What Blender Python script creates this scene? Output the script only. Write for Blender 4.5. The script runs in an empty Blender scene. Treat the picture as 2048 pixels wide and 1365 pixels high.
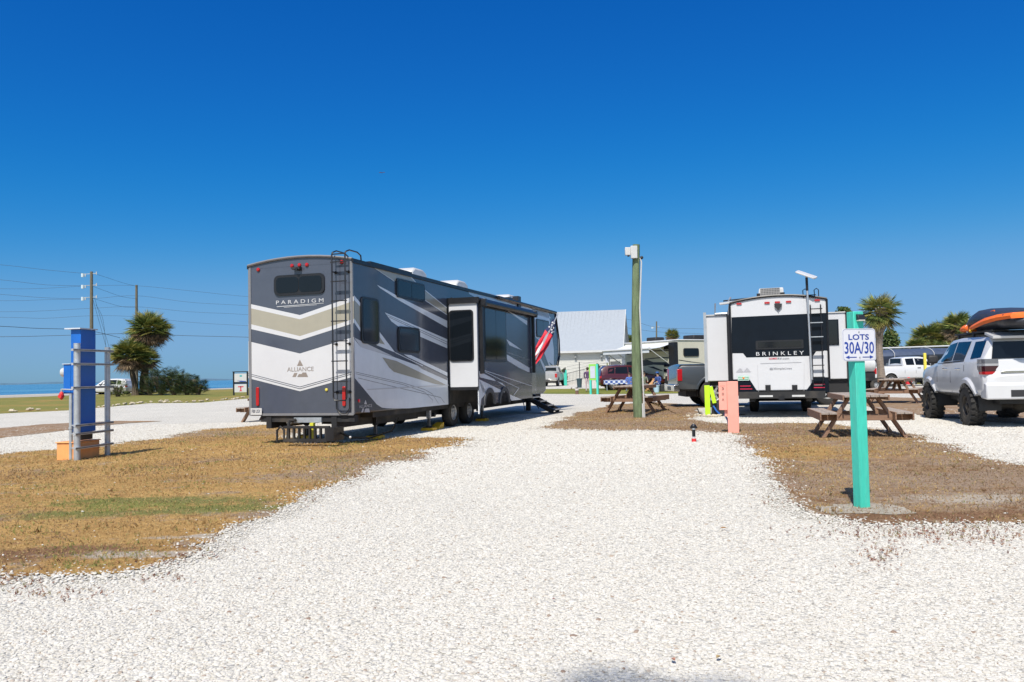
import bpy, math, random
import numpy as np
from mathutils import Vector, Matrix, noise
random.seed(7); rng = np.random.default_rng(11)
S = bpy.context.scene; C = S.collection
rad = math.radians
# ------------------------------------------------------------------ camera
H = 1.35; FP = 1650.0; PITCH = rad(2.29); ROLL = .0208
_r0 = Vector((1,0,0)); _u0 = Vector((0,-math.sin(PITCH),math.cos(PITCH))); CF = Vector((0,math.cos(PITCH),math.sin(PITCH)))
CR = _r0*math.cos(ROLL)-_u0*math.sin(ROLL); CU = _r0*math.sin(ROLL)+_u0*math.cos(ROLL); CO = Vector((0,0,H))
cam = bpy.data.cameras.new('camera'); co = bpy.data.objects.new('camera', cam); C.objects.link(co); S.camera = co
cam.sensor_width = 36; cam.lens = FP/2048*36; cam.clip_start = .05; cam.clip_end = 20000
m = Matrix.Identity(4)
for i,v in enumerate((CR,CU,-CF)):
    for j in range(3): m[j][i] = v[j]
m.translation = CO; co.matrix_world = m
# ------------------------------------------------------------------ light
SUN_AZ = 18.0; SUN_EL = 55.0            # sun stands behind the camera, to its left
S.view_settings.view_transform = 'Standard'; S.view_settings.look = 'None'; S.view_settings.exposure = 0.15; S.view_settings.gamma = 1
w = bpy.data.worlds.new('World'); S.world = w; w.use_nodes = True
nt = w.node_tree; bg = nt.nodes['Background']; sk = nt.nodes.new('ShaderNodeTexSky')
sk.sky_type = 'NISHITA'; sk.sun_disc = False; sk.sun_elevation = rad(SUN_EL); sk.sun_rotation = rad(180+SUN_AZ)
sk.altitude = 0; sk.air_density = 1.0; sk.dust_density = .3; sk.ozone_density = 2.0
K = .085                               # clear gulf sky: per-channel response deepens the zenith blue
s1 = nt.nodes.new('ShaderNodeVectorMath'); s1.operation = 'SCALE'; s1.inputs['Scale'].default_value = K
s2 = nt.nodes.new('ShaderNodeVectorMath'); s2.operation = 'SCALE'; s2.inputs['Scale'].default_value = 1/K
cv = nt.nodes.new('ShaderNodeRGBCurve')
for ch,pts in enumerate((((0,0),(.105,.004),(.216,.026),(.392,.155),(.52,.20),(.68,.24),(.78,.75),(1,1)),((0,0),(.175,.112),(.337,.246),(.521,.385),(.62,.415),(.70,.44),(.82,.85),(1,1)),((0,0),(.30,.455),(.503,.65),(.60,.70),(.8,.80),(1,1)))):
    c_ = cv.mapping.curves[ch]; c_.points[0].location = pts[0]; c_.points[1].location = pts[-1]
    for q_ in pts[1:-1]: c_.points.new(*q_)
cv.mapping.update()
nt.links.new(sk.outputs[0], s1.inputs[0]); nt.links.new(s1.outputs[0], cv.inputs['Color']); nt.links.new(cv.outputs[0], s2.inputs[0]); bg.inputs[1].default_value = K*.9
# unseen sky towards the sun whitened and boosted, an added neutral fill for shade
SD = (-math.sin(rad(SUN_AZ))*math.cos(rad(SUN_EL)), -math.cos(rad(SUN_AZ))*math.cos(rad(SUN_EL)), math.sin(rad(SUN_EL)))
tcw = nt.nodes.new('ShaderNodeTexCoord'); dt = nt.nodes.new('ShaderNodeVectorMath'); dt.operation = 'DOT_PRODUCT'; dt.inputs[1].default_value = SD; nt.links.new(tcw.outputs['Generated'], dt.inputs[0])
mrw = nt.nodes.new('ShaderNodeMapRange'); mrw.interpolation_type = 'SMOOTHSTEP'; mrw.inputs['From Min'].default_value = .12; mrw.inputs['From Max'].default_value = .9; nt.links.new(dt.outputs['Value'], mrw.inputs[0])
s3 = nt.nodes.new('ShaderNodeVectorMath'); s3.operation = 'SCALE'; s3.inputs['Scale'].default_value = 1.7; nt.links.new(sk.outputs[0], s3.inputs[0])
mxw = nt.nodes.new('ShaderNodeMix'); mxw.data_type = 'RGBA'; nt.links.new(mrw.outputs[0], mxw.inputs[0]); nt.links.new(s2.outputs[0], mxw.inputs[6]); nt.links.new(s3.outputs[0], mxw.inputs[7]); nt.links.new(mxw.outputs[2], bg.inputs[0])
sl = bpy.data.lights.new('sun', 'SUN'); sl.energy = 5.0; sl.angle = rad(.5); sl.color = (1,.945,.86)
so = bpy.data.objects.new('sun', sl); C.objects.link(so)
sdir = Vector((-math.sin(rad(SUN_AZ))*math.cos(rad(SUN_EL)), -math.cos(rad(SUN_AZ))*math.cos(rad(SUN_EL)), math.sin(rad(SUN_EL))))
so.rotation_euler = sdir.to_track_quat('Z','Y').to_euler()
# ------------------------------------------------------------------ where things stand
def ray(px,py): return CF+CR*((px-1024)/FP)-CU*((py-682.5)/FP)
def W(px,py,D):
    d = ray(px,py); return CO+d*(D/d.y)
def G(px,py,z=0.0):
    d = ray(px,py); return CO+d*((z-H)/d.z)
def at(px,D): return G_at(px,D)
def G_at(px,D):                              # ground point at depth D under image column px (column read at ground level)
    y = 745.0
    for _ in range(6):
        p = W(px,y,D); y += (p.z)/D*FP
    p = W(px,y,D); p.z = 0; return p
def Q(ox,oy,s): return lambda u,v: (ox+u/s, oy+v/s)
class Fr:
    def __init__(s,o,az):
        s.o = Vector((o[0],o[1],o[2] if len(o)>2 else 0)); s.az = rad(az)
        s.r = Vector((math.cos(s.az),-math.sin(s.az),0)); s.f = Vector((math.sin(s.az),math.cos(s.az),0))
    def lo(s,p): d = p-s.o; return Vector((d.dot(s.r),d.dot(s.f),d.z))
    def wo(s,p): return s.o+s.r*p[0]+s.f*p[1]+Vector((0,0,p[2]))
    def X(s,px,py,x=0.0):
        d = ray(px,py); t = (x-(CO-s.o).dot(s.r))/d.dot(s.r); return s.lo(CO+d*t)
    def Y(s,px,py,y=0.0):
        d = ray(px,py); t = (y-(CO-s.o).dot(s.f))/d.dot(s.f); return s.lo(CO+d*t)
    def Z(s,px,py,z=0.0):
        d = ray(px,py); t = (z-H)/d.z; return s.lo(CO+d*t)
# ------------------------------------------------------------------ materials
def lin(*c):
    if len(c)==1: c = c[0]
    return tuple(((x/255)/12.92 if x/255<=.04045 else ((x/255+.055)/1.055)**2.4) for x in c)
MATS = {}
def M(name, col, rough=.5, metal=0, var=.10, scale=4.0, bump=0.0, bscale=40.0, coat=0.0, spec=.5, stretch=None, dirt=0.0, trans=0.0, alpha=1.0):
    if name in MATS: return MATS[name]
    m = bpy.data.materials.new(name); m.use_nodes = True; t = m.node_tree; b = t.nodes['Principled BSDF']
    b.inputs['Roughness'].default_value = rough; b.inputs['Metallic'].default_value = metal
    b.inputs['Specular IOR Level'].default_value = spec; b.inputs['Coat Weight'].default_value = coat; b.inputs['Coat Roughness'].default_value = .06
    m.diffuse_color = (*col,1)
    tc = t.nodes.new('ShaderNodeTexCoord'); mp = t.nodes.new('ShaderNodeMapping'); t.links.new(tc.outputs['Object'], mp.inputs[0])
    if stretch: mp.inputs['Scale'].default_value = stretch
    n = t.nodes.new('ShaderNodeTexNoise'); n.inputs['Scale'].default_value = scale; n.inputs['Detail'].default_value = 6; n.inputs['Roughness'].default_value = .65
    t.links.new(mp.outputs[0], n.inputs['Vector'])
    mr = t.nodes.new('ShaderNodeMapRange'); mr.inputs['From Min'].default_value = .3; mr.inputs['From Max'].default_value = .7
    mr.inputs['To Min'].default_value = 1-var; mr.inputs['To Max'].default_value = 1+var
    t.links.new(n.outputs[0], mr.inputs[0])
    mx = t.nodes.new('ShaderNodeVectorMath'); mx.operation = 'SCALE'; mx.inputs[0].default_value = col
    t.links.new(mr.outputs[0], mx.inputs['Scale']); out = mx.outputs[0]
    if dirt:
        n2 = t.nodes.new('ShaderNodeTexNoise'); n2.inputs['Scale'].default_value = 1.7; n2.inputs['Detail'].default_value = 8; t.links.new(mp.outputs[0], n2.inputs['Vector'])
        r2 = t.nodes.new('ShaderNodeMapRange'); r2.inputs['From Min'].default_value = .5; r2.inputs['From Max'].default_value = .75; r2.inputs['To Max'].default_value = dirt; t.links.new(n2.outputs[0], r2.inputs[0])
        mi = t.nodes.new('ShaderNodeMix'); mi.data_type = 'RGBA'; t.links.new(r2.outputs[0], mi.inputs[0]); t.links.new(out, mi.inputs[6]); mi.inputs[7].default_value = (.22,.18,.13,1); out = mi.outputs[2]
    t.links.new(out, b.inputs['Base Color'])
    if rough>.05:
        rr = t.nodes.new('ShaderNodeMapRange'); rr.inputs['From Min'].default_value = .3; rr.inputs['From Max'].default_value = .7
        rr.inputs['To Min'].default_value = rough*.85; rr.inputs['To Max'].default_value = min(1,rough*1.2); t.links.new(n.outputs[0], rr.inputs[0]); t.links.new(rr.outputs[0], b.inputs['Roughness'])
    if bump:
        nb = t.nodes.new('ShaderNodeTexNoise'); nb.inputs['Scale'].default_value = bscale; nb.inputs['Detail'].default_value = 4; t.links.new(mp.outputs[0], nb.inputs['Vector'])
        bp = t.nodes.new('ShaderNodeBump'); bp.inputs['Strength'].default_value = bump; bp.inputs['Distance'].default_value = .02
        t.links.new(nb.outputs[0], bp.inputs['Height']); t.links.new(bp.outputs[0], b.inputs['Normal'])
    MATS[name] = m; return m
def glassy(name, col, rough=.05):
    m = M(name, col, rough, var=.25, scale=.8, spec=.38); return m
WHITE = M('white_gelcoat', (.59,.595,.61), .22, var=.02, coat=.3, dirt=.02)
WHITE2 = M('white_painted_metal', (.56,.56,.55), .35, var=.05, dirt=.10)
GREY = M('charcoal_gelcoat', (.070,.080,.108), .2, var=.06, coat=.25)
TAN = M('tan_gelcoat', (.35,.325,.255), .22, var=.04, coat=.3)
WHITE_LIFT = M('white_gelcoat_shade_lift', (.76,.79,.82), .2, var=.04, coat=.4)  # same white paint as the rear, colour lightened to offset shade on the side
MGREY = M('mid_grey_gelcoat', (.19,.19,.20), .25, var=.05, coat=.4)
BLK = M('black_metal', (.012,.012,.014), .38, var=.2)
BLKP = M('black_plastic', (.022,.022,.024), .6, var=.2, bump=.2)
RUB = M('tyre_rubber', (.022,.021,.020), .8, var=.25, bump=.3, dirt=.25)
RIM = M('machined_rim', (.45,.45,.45), .35, metal=.3)
DRIM = M('dark_bronze_rim', (.05,.042,.035), .45, metal=.3)
CHR = M('chrome', (.6,.6,.6), .12, metal=1)
GAL = M('galvanised_steel', (.50,.53,.55), .42, metal=.55, var=.15, scale=9)
ALU = M('aluminium', (.55,.56,.57), .35, metal=.7)
GLS = glassy('tinted_glass', (.004,.006,.009))
GLS2 = glassy('tinted_glass_pane', (.007,.010,.015), .07)
RED = M('red_lens', (.42,.008,.012), .2, coat=.6)
ORG = M('orange_lens', (.8,.2,.02), .3)
YEL = M('yellow_plastic', (.75,.42,.02), .5, var=.2)
CHAS = M('chassis_black', (.016,.016,.017), .7, var=.3, dirt=.3)
# ------------------------------------------------------------------ mesh builder
TXT = {}
def glyphs(s, bold=0.0):
    k = (s,bold)
    if k in TXT: return TXT[k]
    cu = bpy.data.curves.new('t','FONT'); cu.body = s; cu.resolution_u = 3; cu.offset = bold
    o = bpy.data.objects.new('t', cu); C.objects.link(o); dg = bpy.context.evaluated_depsgraph_get()
    me = o.evaluated_get(dg).to_mesh(); vs = [(v.co.x,v.co.y) for v in me.vertices]; fs = [tuple(p.vertices) for p in me.polygons]
    o.evaluated_get(dg).to_mesh_clear(); bpy.data.objects.remove(o); bpy.data.curves.remove(cu)
    xs = [v[0] for v in vs]; ys = [v[1] for v in vs]; x0,x1,y0,y1 = min(xs),max(xs),min(ys),max(ys)
    TXT[k] = ([((a-x0)/(x1-x0),(b-y0)/(y1-y0)) for a,b in vs], fs); return TXT[k]
def rrect(x0,x1,z0,z1,r,n=5):
    out = []
    for cx,cz,a in ((x1-r,z1-r,0),(x0+r,z1-r,90),(x0+r,z0+r,180),(x1-r,z0+r,270)):
        for i in range(n+1):
            t = rad(a+90*i/n); out.append((cx+r*math.cos(t), cz+r*math.sin(t)))
    return out
class MB:
    def __init__(s): s.v=[]; s.f=[]; s.m=[]; s.ms=[]; s.sm=[]
    def mi(s,m):
        if m not in s.ms: s.ms.append(m)
        return s.ms.index(m)
    def add(s,vs,fs,m,smooth=False):
        b = len(s.v); s.v += [tuple(v) for v in vs]; k = s.mi(m)
        for f in fs: s.f.append(tuple(b+i for i in f)); s.m.append(k); s.sm.append(smooth)
        return s
    def poly(s,pts,m): return s.add(pts,[tuple(range(len(pts)))],m)
    def box(s,x0,x1,y0,y1,z0,z1,m):
        vs = [(x,y,z) for x in (x0,x1) for y in (y0,y1) for z in (z0,z1)]
        return s.add(vs,[(0,1,3,2),(4,6,7,5),(0,4,5,1),(2,3,7,6),(0,2,6,4),(1,5,7,3)],m)
    def beam(s,p,q,wd,ht,m,up=(0,0,1)):        # rectangular bar from p to q
        p=Vector(p); q=Vector(q); d=(q-p).normalized(); u=Vector(up)
        if abs(d.dot(u))>.98: u=Vector((0,1,0))
        a=d.cross(u).normalized(); b=a.cross(d).normalized()
        vs=[o+a*(i*wd/2)+b*(j*ht/2) for o in (p,q) for i in (-1,1) for j in (-1,1)]
        return s.add(vs,[(0,1,3,2),(4,6,7,5),(0,4,5,1),(2,3,7,6),(0,2,6,4),(1,5,7,3)],m)
    def prism(s,pts,ax,a,b,m):                 # 2-D outline extruded along axis ax from a to b
        n=len(pts)
        def P(p,t): return {'x':(t,p[0],p[1]),'y':(p[0],t,p[1]),'z':(p[0],p[1],t)}[ax]
        vs=[P(p,a) for p in pts]+[P(p,b) for p in pts]
        fs=[tuple(range(n)),tuple(range(2*n-1,n-1,-1))]+[(i,i+n,(i+1)%n+n,(i+1)%n) for i in range(n)]
        return s.add(vs,fs,m)
    def cyl(s,p,q,r0,m,r1=None,n=12,cap=True,smooth=True):
        r1 = r0 if r1 is None else r1; p=Vector(p); q=Vector(q); d=(q-p).normalized()
        u=Vector((0,0,1)) if abs(d.z)<.9 else Vector((1,0,0)); a=d.cross(u).normalized(); b=a.cross(d)
        vs=[]
        for o,r in ((p,r0),(q,r1)): vs+=[o+a*(r*math.cos(2*math.pi*i/n))+b*(r*math.sin(2*math.pi*i/n)) for i in range(n)]
        s.add(vs,[(i,(i+1)%n,(i+1)%n+n,i+n) for i in range(n)],m,smooth)
        if cap:
            s.add(vs[:n],[tuple(range(n-1,-1,-1))],m); s.add(vs[n:],[tuple(range(n))],m)
        return s
    def tube(s,pts,r,m,n=6):
        pts=[Vector(p) for p in pts]; k=len(pts); vs=[]; a=None
        rr = r if isinstance(r,(list,tuple)) else [r]*k
        for i,p in enumerate(pts):
            d=(pts[min(i+1,k-1)]-pts[max(i-1,0)]).normalized()
            if a is None:
                u=Vector((0,0,1)) if abs(d.z)<.9 else Vector((1,0,0)); a=d.cross(u).normalized()
            a=(a-d*a.dot(d)).normalized(); b=d.cross(a)
            vs+=[p+a*(rr[i]*math.cos(2*math.pi*j/n))+b*(rr[i]*math.sin(2*math.pi*j/n)) for j in range(n)]
        fs=[(i*n+j,i*n+(j+1)%n,(i+1)*n+(j+1)%n,(i+1)*n+j) for i in range(k-1) for j in range(n)]
        s.add(vs,fs,m,True); s.add(vs[:n],[tuple(range(n-1,-1,-1))],m); s.add(vs[-n:],[tuple(range(n))],m); return s
    def lathe(s,prof,o,m,ax='z',n=20,smooth=True):   # prof: (radius, height)
        o=Vector(o); vs=[]
        for r,h in prof:
            for i in range(n):
                c,t=r*math.cos(2*math.pi*i/n),r*math.sin(2*math.pi*i/n)
                vs.append(o+Vector({'z':(c,t,h),'x':(h,c,t),'y':(c,h,t)}[ax]))
        k=len(prof)
        return s.add(vs,[(i*n+j,i*n+(j+1)%n,(i+1)*n+(j+1)%n,(i+1)*n+j) for i in range(k-1) for j in range(n)],m,smooth)
    def ball(s,c,r,m,sz=(1,1,1),n=12):
        pr=[(max(.001,r*math.sin(math.pi*i/8)),-r*math.cos(math.pi*i/8)) for i in range(9)]
        vs=[]; c=Vector(c)
        for a,h in pr:
            vs+=[c+Vector((a*math.cos(2*math.pi*i/n)*sz[0],a*math.sin(2*math.pi*i/n)*sz[1],h*sz[2])) for i in range(n)]
        return s.add(vs,[(i*n+j,i*n+(j+1)%n,(i+1)*n+(j+1)%n,(i+1)*n+j) for i in range(8) for j in range(n)],m,True)
    def text(s,t,o,ux,uz,wd,ht,m,bold=0.0):
        vs,fs=glyphs(t,bold); o=Vector(o); ux=Vector(ux); uz=Vector(uz)
        return s.add([o+ux*(a*wd)+uz*(b*ht) for a,b in vs],fs,m)
    def build(s,name,parent=None,bev=0.0,loc=None,rot=None,ang=35):
        me=bpy.data.meshes.new(name); me.from_pydata(s.v,[],s.f)
        for m in s.ms: me.materials.append(m)
        me.polygons.foreach_set('material_index',s.m); me.polygons.foreach_set('use_smooth',s.sm); me.update()
        import bmesh
        bm=bmesh.new(); bm.from_mesh(me); bmesh.ops.recalc_face_normals(bm,faces=bm.faces) if not getattr(s,'keep',False) else None
        bm.to_mesh(me); bm.free()
        try: me.set_sharp_from_angle(angle=rad(ang))
        except Exception: pass
        o=bpy.data.objects.new(name,me); C.objects.link(o)
        if parent: o.parent=parent
        if loc is not None: o.location=loc
        if rot is not None: o.rotation_euler=rot
        if bev:
            b=o.modifiers.new('bevel','BEVEL'); b.width=bev; b.segments=2; b.limit_method='ANGLE'; b.angle_limit=rad(40); b.harden_normals=False
        return o
def tag(o,label=None,cat=None,group=None,kind=None):
    if label: o['label']=label
    if cat: o['category']=cat
    if group: o['group']=group
    if kind: o['kind']=kind
    return o
def root(name,loc,az,label,cat,group=None):
    o=bpy.data.objects.new(name,None); C.objects.link(o); o.empty_display_size=.3
    o.location=loc; o.rotation_euler=(0,0,-rad(az)); return tag(o,label,cat,group)
def dup(r,loc,az,label=None,scale=None):
    c=r.copy(); C.objects.link(c); c.location=loc; c.rotation_euler=(0,0,-rad(az))
    if label: c['label']=label
    if scale: c.scale=(scale,)*3 if not isinstance(scale,tuple) else scale
    for ch in list(r.children):
        d=ch.copy(); C.objects.link(d); d.parent=c
        for g in list(ch.children):
            e=g.copy(); C.objects.link(e); e.parent=d
    return c
for s_,b_ in (('P A R A D I G M',0),('ALLIANCE',0),('B R I N K L E Y',0),('LOTS',.018),('30A/30',.014),('3',0),('0',0),('A',0),('@3SimpleLives',0),('GOMES',.02),('RV.com',0),('FB8 USX',.02),('N18 5HJ',.02),('SEASCAPE',0)): glyphs(s_,b_)
# ================================================================== THE GROUND
def ground_mat(name, base, alt, specs, scale=1.0, bump=.6, green=None, speck=.0):
    """base/alt mixed by large noise; specs = [(colour, threshold, scale)] patches; green = list of (x,y,rx,ry) where grass is alive"""
    m=bpy.data.materials.new(name); m.use_nodes=True; t=m.node_tree; b=t.nodes['Principled BSDF']; b.inputs['Roughness'].default_value=.95; b.inputs['Specular IOR Level'].default_value=.15
    L=t.links.new; geo=t.nodes.new('ShaderNodeNewGeometry'); P=geo.outputs['Position']
    def nz(sc,det=8,ro=.6,off=0):
        mp=t.nodes.new('ShaderNodeMapping'); mp.inputs['Location'].default_value=(off,off*1.7,0); L(P,mp.inputs[0])
        n=t.nodes.new('ShaderNodeTexNoise'); n.inputs['Scale'].default_value=sc; n.inputs['Detail'].default_value=det; n.inputs['Roughness'].default_value=ro; L(mp.outputs[0],n.inputs['Vector']); return n.outputs[0]
    def ramp(v,a,b_,lo=0,hi=1):
        r=t.nodes.new('ShaderNodeMapRange'); r.inputs['From Min'].default_value=a; r.inputs['From Max'].default_value=b_; r.inputs['To Min'].default_value=lo; r.inputs['To Max'].default_value=hi; L(v,r.inputs[0]); return r.outputs[0]
    def mix(f,a,c):
        x=t.nodes.new('ShaderNodeMix'); x.data_type='RGBA'
        if hasattr(f,'links'): L(f,x.inputs[0])
        else: x.inputs[0].default_value=f
        for k,v in ((6,a),(7,c)):
            if isinstance(v,tuple): x.inputs[k].default_value=(*v,1)
            else: L(v,x.inputs[k])
        return x.outputs[2]
    col=mix(ramp(nz(.55*scale),.38,.62),base,alt)
    for i,(c,th,sc) in enumerate(specs): col=mix(ramp(nz(sc,9,.7,13*(i+1)),th,th+.08),col,c)
    if green:
        acc=None
        for (gx,gy,rx,ry,gc) in green:
            mp=t.nodes.new('ShaderNodeMapping'); mp.vector_type='TEXTURE'; mp.inputs['Location'].default_value=(gx,gy,0); mp.inputs['Scale'].default_value=(rx,ry,1); L(P,mp.inputs[0])
            ln=t.nodes.new('ShaderNodeVectorMath'); ln.operation='LENGTH'; L(mp.outputs[0],ln.inputs[0])
            ad=t.nodes.new('ShaderNodeMath'); ad.operation='ADD'; L(ln.outputs['Value'],ad.inputs[0]); L(ramp(nz(2.2,9,.75,5),.3,.7,-.75,.75),ad.inputs[1])
            col=mix(ramp(ad.outputs[0],1.05,.5),col,gc)
    fine=nz(38,6,.75,3); col2=t.nodes.new('ShaderNodeVectorMath'); col2.operation='SCALE'; L(col,col2.inputs[0]); mu=t.nodes.new('ShaderNodeMath'); mu.operation='MULTIPLY'; L(ramp(fine,.3,.7,.62,1.36),mu.inputs[0]); L(ramp(nz(9,5,.7,17),.3,.7,.80,1.18),mu.inputs[1]); L(mu.outputs[0],col2.inputs['Scale']); col=col2.outputs[0]
    L(col,b.inputs['Base Color'])
    bp=t.nodes.new('ShaderNodeBump'); bp.inputs['Strength'].default_value=bump; bp.inputs['Distance'].default_value=.03; L(nz(30,6,.8,9),bp.inputs['Height']); L(bp.outputs[0],b.inputs['Normal'])
    return m
def g2(px,py): p=G(px,py); return (p.x,p.y)
gA=G(330,1010); gB=G(520,1000); gC=G(200,1030); gD=G(430,1018)
DRY=lin(176,142,88); DRY2=lin(158,124,76); DIRT=lin(146,126,106); SAND=lin(168,156,140); GRN=lin(114,113,64); GRN2=lin(124,122,66); RDB=lin(122,92,68)
def el(px,py,rx,ry,c): q=G(px,py); return (q.x,q.y,rx,ry,c)
M_DRY=ground_mat('dry_lawn',DRY,DRY2,[(DIRT,.56,1.1),(lin(138,104,66),.57,2.6),(GRN2,.60,1.3),(lin(196,164,112),.62,4.0)],green=[el(330,1005,1.5,.45,GRN),el(430,1020,1.2,.42,GRN),el(160,1030,1.0,.30,GRN),el(250,1015,.9,.3,GRN2),el(820,925,2.0,1.5,DIRT),el(690,950,1.6,.8,DIRT),el(420,868,3.2,1.3,DIRT),el(60,1110,1.3,.35,RDB),el(280,1112,.75,.16,SAND),el(560,1030,.9,.25,DIRT),el(420,1075,.7,.12,SAND)])
M_DRY2=ground_mat('brown_lawn',lin(148,118,84),lin(140,120,100),[(DIRT,.46,1.0),(lin(124,94,66),.53,2.6),(SAND,.66,.9),(GRN2,.72,2.2)],green=[el(1570,905,1.4,1.5,lin(164,130,80)),el(1900,960,1.6,.8,DIRT),el(1960,1000,.8,.4,SAND),el(1800,1035,1.6,.25,RDB),el(1250,850,3,1.6,DIRT)])
M_DIRT=ground_mat('sandy_verge',DIRT,SAND,[(lin(205,200,190),.62,16.0),(lin(110,84,60),.58,3.0)])
M_SANDP=ground_mat('post_hole_sand',lin(176,168,155),lin(160,150,135),[(lin(130,110,90),.66,4.0)])
M_FAR=ground_mat('far_lawn',lin(130,122,66),lin(112,114,58),[(lin(150,124,72),.55,.15),(lin(82,98,44),.58,.4)],scale=.15,bump=.3)
M_GREEN=ground_mat('green_lawn',lin(100,110,48),lin(126,124,58),[(lin(140,122,66),.58,.6)],scale=.4,bump=.3)
M_BEACH=ground_mat('beach_sand',lin(176,172,165),lin(158,152,142),[(lin(205,202,196),.56,.08)],scale=.1,bump=.2)
def gravel_mat():
    m=bpy.data.materials.new('white_gravel'); m.use_nodes=True; t=m.node_tree; b=t.nodes['Principled BSDF']; b.inputs['Roughness'].default_value=.9; b.inputs['Specular IOR Level'].default_value=.2
    L=t.links.new; geo=t.nodes.new('ShaderNodeNewGeometry'); P=geo.outputs['Position']
    def vor(sc,f='F1'):
        v=t.nodes.new('ShaderNodeTexVoronoi'); v.inputs['Scale'].default_value=sc; v.feature=f; L(P,v.inputs['Vector']); return v
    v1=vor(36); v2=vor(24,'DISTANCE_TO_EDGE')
    n=t.nodes.new('ShaderNodeTexNoise'); n.inputs['Scale'].default_value=.35; n.inputs['Detail'].default_value=7; n.inputs['Roughness'].default_value=.6; L(P,n.inputs['Vector'])
    cr=t.nodes.new('ShaderNodeValToRGB'); e=cr.color_ramp.elements
    e[0].position=0; e[0].color=(.46,.425,.36,1); e[1].position=1; e[1].color=(.655,.625,.555,1); k=e.new(.10); k.color=(.575,.545,.475,1)
    sp=t.nodes.new('ShaderNodeSeparateColor'); L(v1.outputs['Color'],sp.inputs[0]); L(sp.outputs[0],cr.inputs[0])
    mr=t.nodes.new('ShaderNodeMapRange'); mr.inputs['From Min'].default_value=.3; mr.inputs['From Max'].default_value=.7; mr.inputs['To Min'].default_value=.93; mr.inputs['To Max'].default_value=1.05; L(n.outputs[0],mr.inputs[0])
    ed=t.nodes.new('ShaderNodeMapRange'); ed.inputs['From Max'].default_value=.12; ed.inputs['To Min'].default_value=.62; L(v2.outputs['Distance'],ed.inputs[0])  # cell edges darkened: shade in the gaps between stones put into the colour
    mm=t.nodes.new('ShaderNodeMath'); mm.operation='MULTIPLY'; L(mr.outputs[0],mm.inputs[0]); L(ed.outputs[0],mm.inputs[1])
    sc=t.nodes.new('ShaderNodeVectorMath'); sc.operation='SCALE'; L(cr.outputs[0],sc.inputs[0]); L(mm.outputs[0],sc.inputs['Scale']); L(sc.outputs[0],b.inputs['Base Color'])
    bp=t.nodes.new('ShaderNodeBump'); bp.inputs['Strength'].default_value=.9; bp.inputs['Distance'].default_value=.015; bp.invert=True; L(v1.outputs['Distance'],bp.inputs['Height']); L(bp.outputs[0],b.inputs['Normal'])
    return m
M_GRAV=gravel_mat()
def fractal(poly,amp,step,seed,push=0.0):
    """outline with small irregular bays, pushed outward by push"""
    out=[]; n=len(poly); A=sum(poly[i][0]*poly[(i+1)%n][1]-poly[(i+1)%n][0]*poly[i][1] for i in range(n)); sg=1 if A>0 else -1
    for i in range(n):
        a=Vector(poly[i]); b=Vector(poly[(i+1)%n]); d=b-a; l=d.length
        if l<1e-6: continue
        nrm=Vector((d.y,-d.x))/l*sg; k=max(1,min(400,int(l/step)))
        for j in range(k):
            p=a+d*(j/k); dist=max(.4,p.length/12)
            q=noise.noise(Vector((p.x*.7,p.y*.7,seed)))*1.0+noise.noise(Vector((p.x*2.3,p.y*2.3,seed+5)))*.5+noise.noise(Vector((p.x*7,p.y*7,seed+9)))*.42
            out.append(tuple(p+nrm*(q*amp*min(1.5,dist)+push)))
    return out
def sheet(name,poly,z,m,kind='structure'):
    b=MB(); b.keep=True; n=len(poly); A=sum(poly[i][0]*poly[(i+1)%n][1]-poly[(i+1)%n][0]*poly[i][1] for i in range(n))
    if A<0: poly=poly[::-1]
    b.poly([(x,y,z) for x,y in poly],m); o=b.build(name)
    import bmesh
    bm=bmesh.new(); bm.from_mesh(o.data); bmesh.ops.triangulate(bm,faces=bm.faces); bm.to_mesh(o.data); bm.free()
    return tag(o,kind=kind)
# coast: land sheet reaches the horizon except to the left/far where the gulf lies
coast=[(-400,-120),(-400,44)]+[(-120,66),(-75,88),(-60,112),(-48,145),(-36,190),(-20,260),(40,380),(400,900),(2500,6000),(6000,6000),(6000,-120)]
sheet('ground',coast,-.03,M_FAR)
beach=fractal([(-400,52),(-120,74),(-72,98),(-58,122),(-46,150),(-38,150),(-46,112),(-52,88),(-60,72),(-90,58),(-400,30)],1.2,2.0,3)
sheet('beach_sand',beach,-.02,M_BEACH)
M_WAT=bpy.data.materials.new('gulf_water'); M_WAT.use_nodes=True
def _water():
    t=M_WAT.node_tree; b=t.nodes['Principled BSDF']; L=t.links.new; b.inputs['Roughness'].default_value=.22; b.inputs['Specular IOR Level'].default_value=.35
    geo=t.nodes.new('ShaderNodeNewGeometry'); mp=t.nodes.new('ShaderNodeMapping'); mp.inputs['Scale'].default_value=(.01,.06,1); L(geo.outputs['Position'],mp.inputs[0])
    n=t.nodes.new('ShaderNodeTexNoise'); n.inputs['Scale'].default_value=1; n.inputs['Detail'].default_value=5; L(mp.outputs[0],n.inputs['Vector'])
    cr=t.nodes.new('ShaderNodeValToRGB'); e=cr.color_ramp.elements; e[0].position=.35; e[0].color=(*lin(48,108,142),1); e[1].position=.7; e[1].color=(*lin(96,150,172),1); L(n.outputs[0],cr.inputs[0]); L(cr.outputs[0],b.inputs['Base Color'])
    n2=t.nodes.new('ShaderNodeTexNoise'); n2.inputs['Scale'].default_value=2.5; L(geo.outputs['Position'],n2.inputs['Vector']); bp=t.nodes.new('ShaderNodeBump'); bp.inputs['Strength'].default_value=.5; bp.inputs['Distance'].default_value=.2; L(n2.outputs[0],bp.inputs['Height']); L(bp.outputs[0],b.inputs['Normal'])
_water()
sheet('water',[(-9000,-200),(9000,-200),(9000,9000),(-9000,9000)],-.35,M_WAT)
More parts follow.
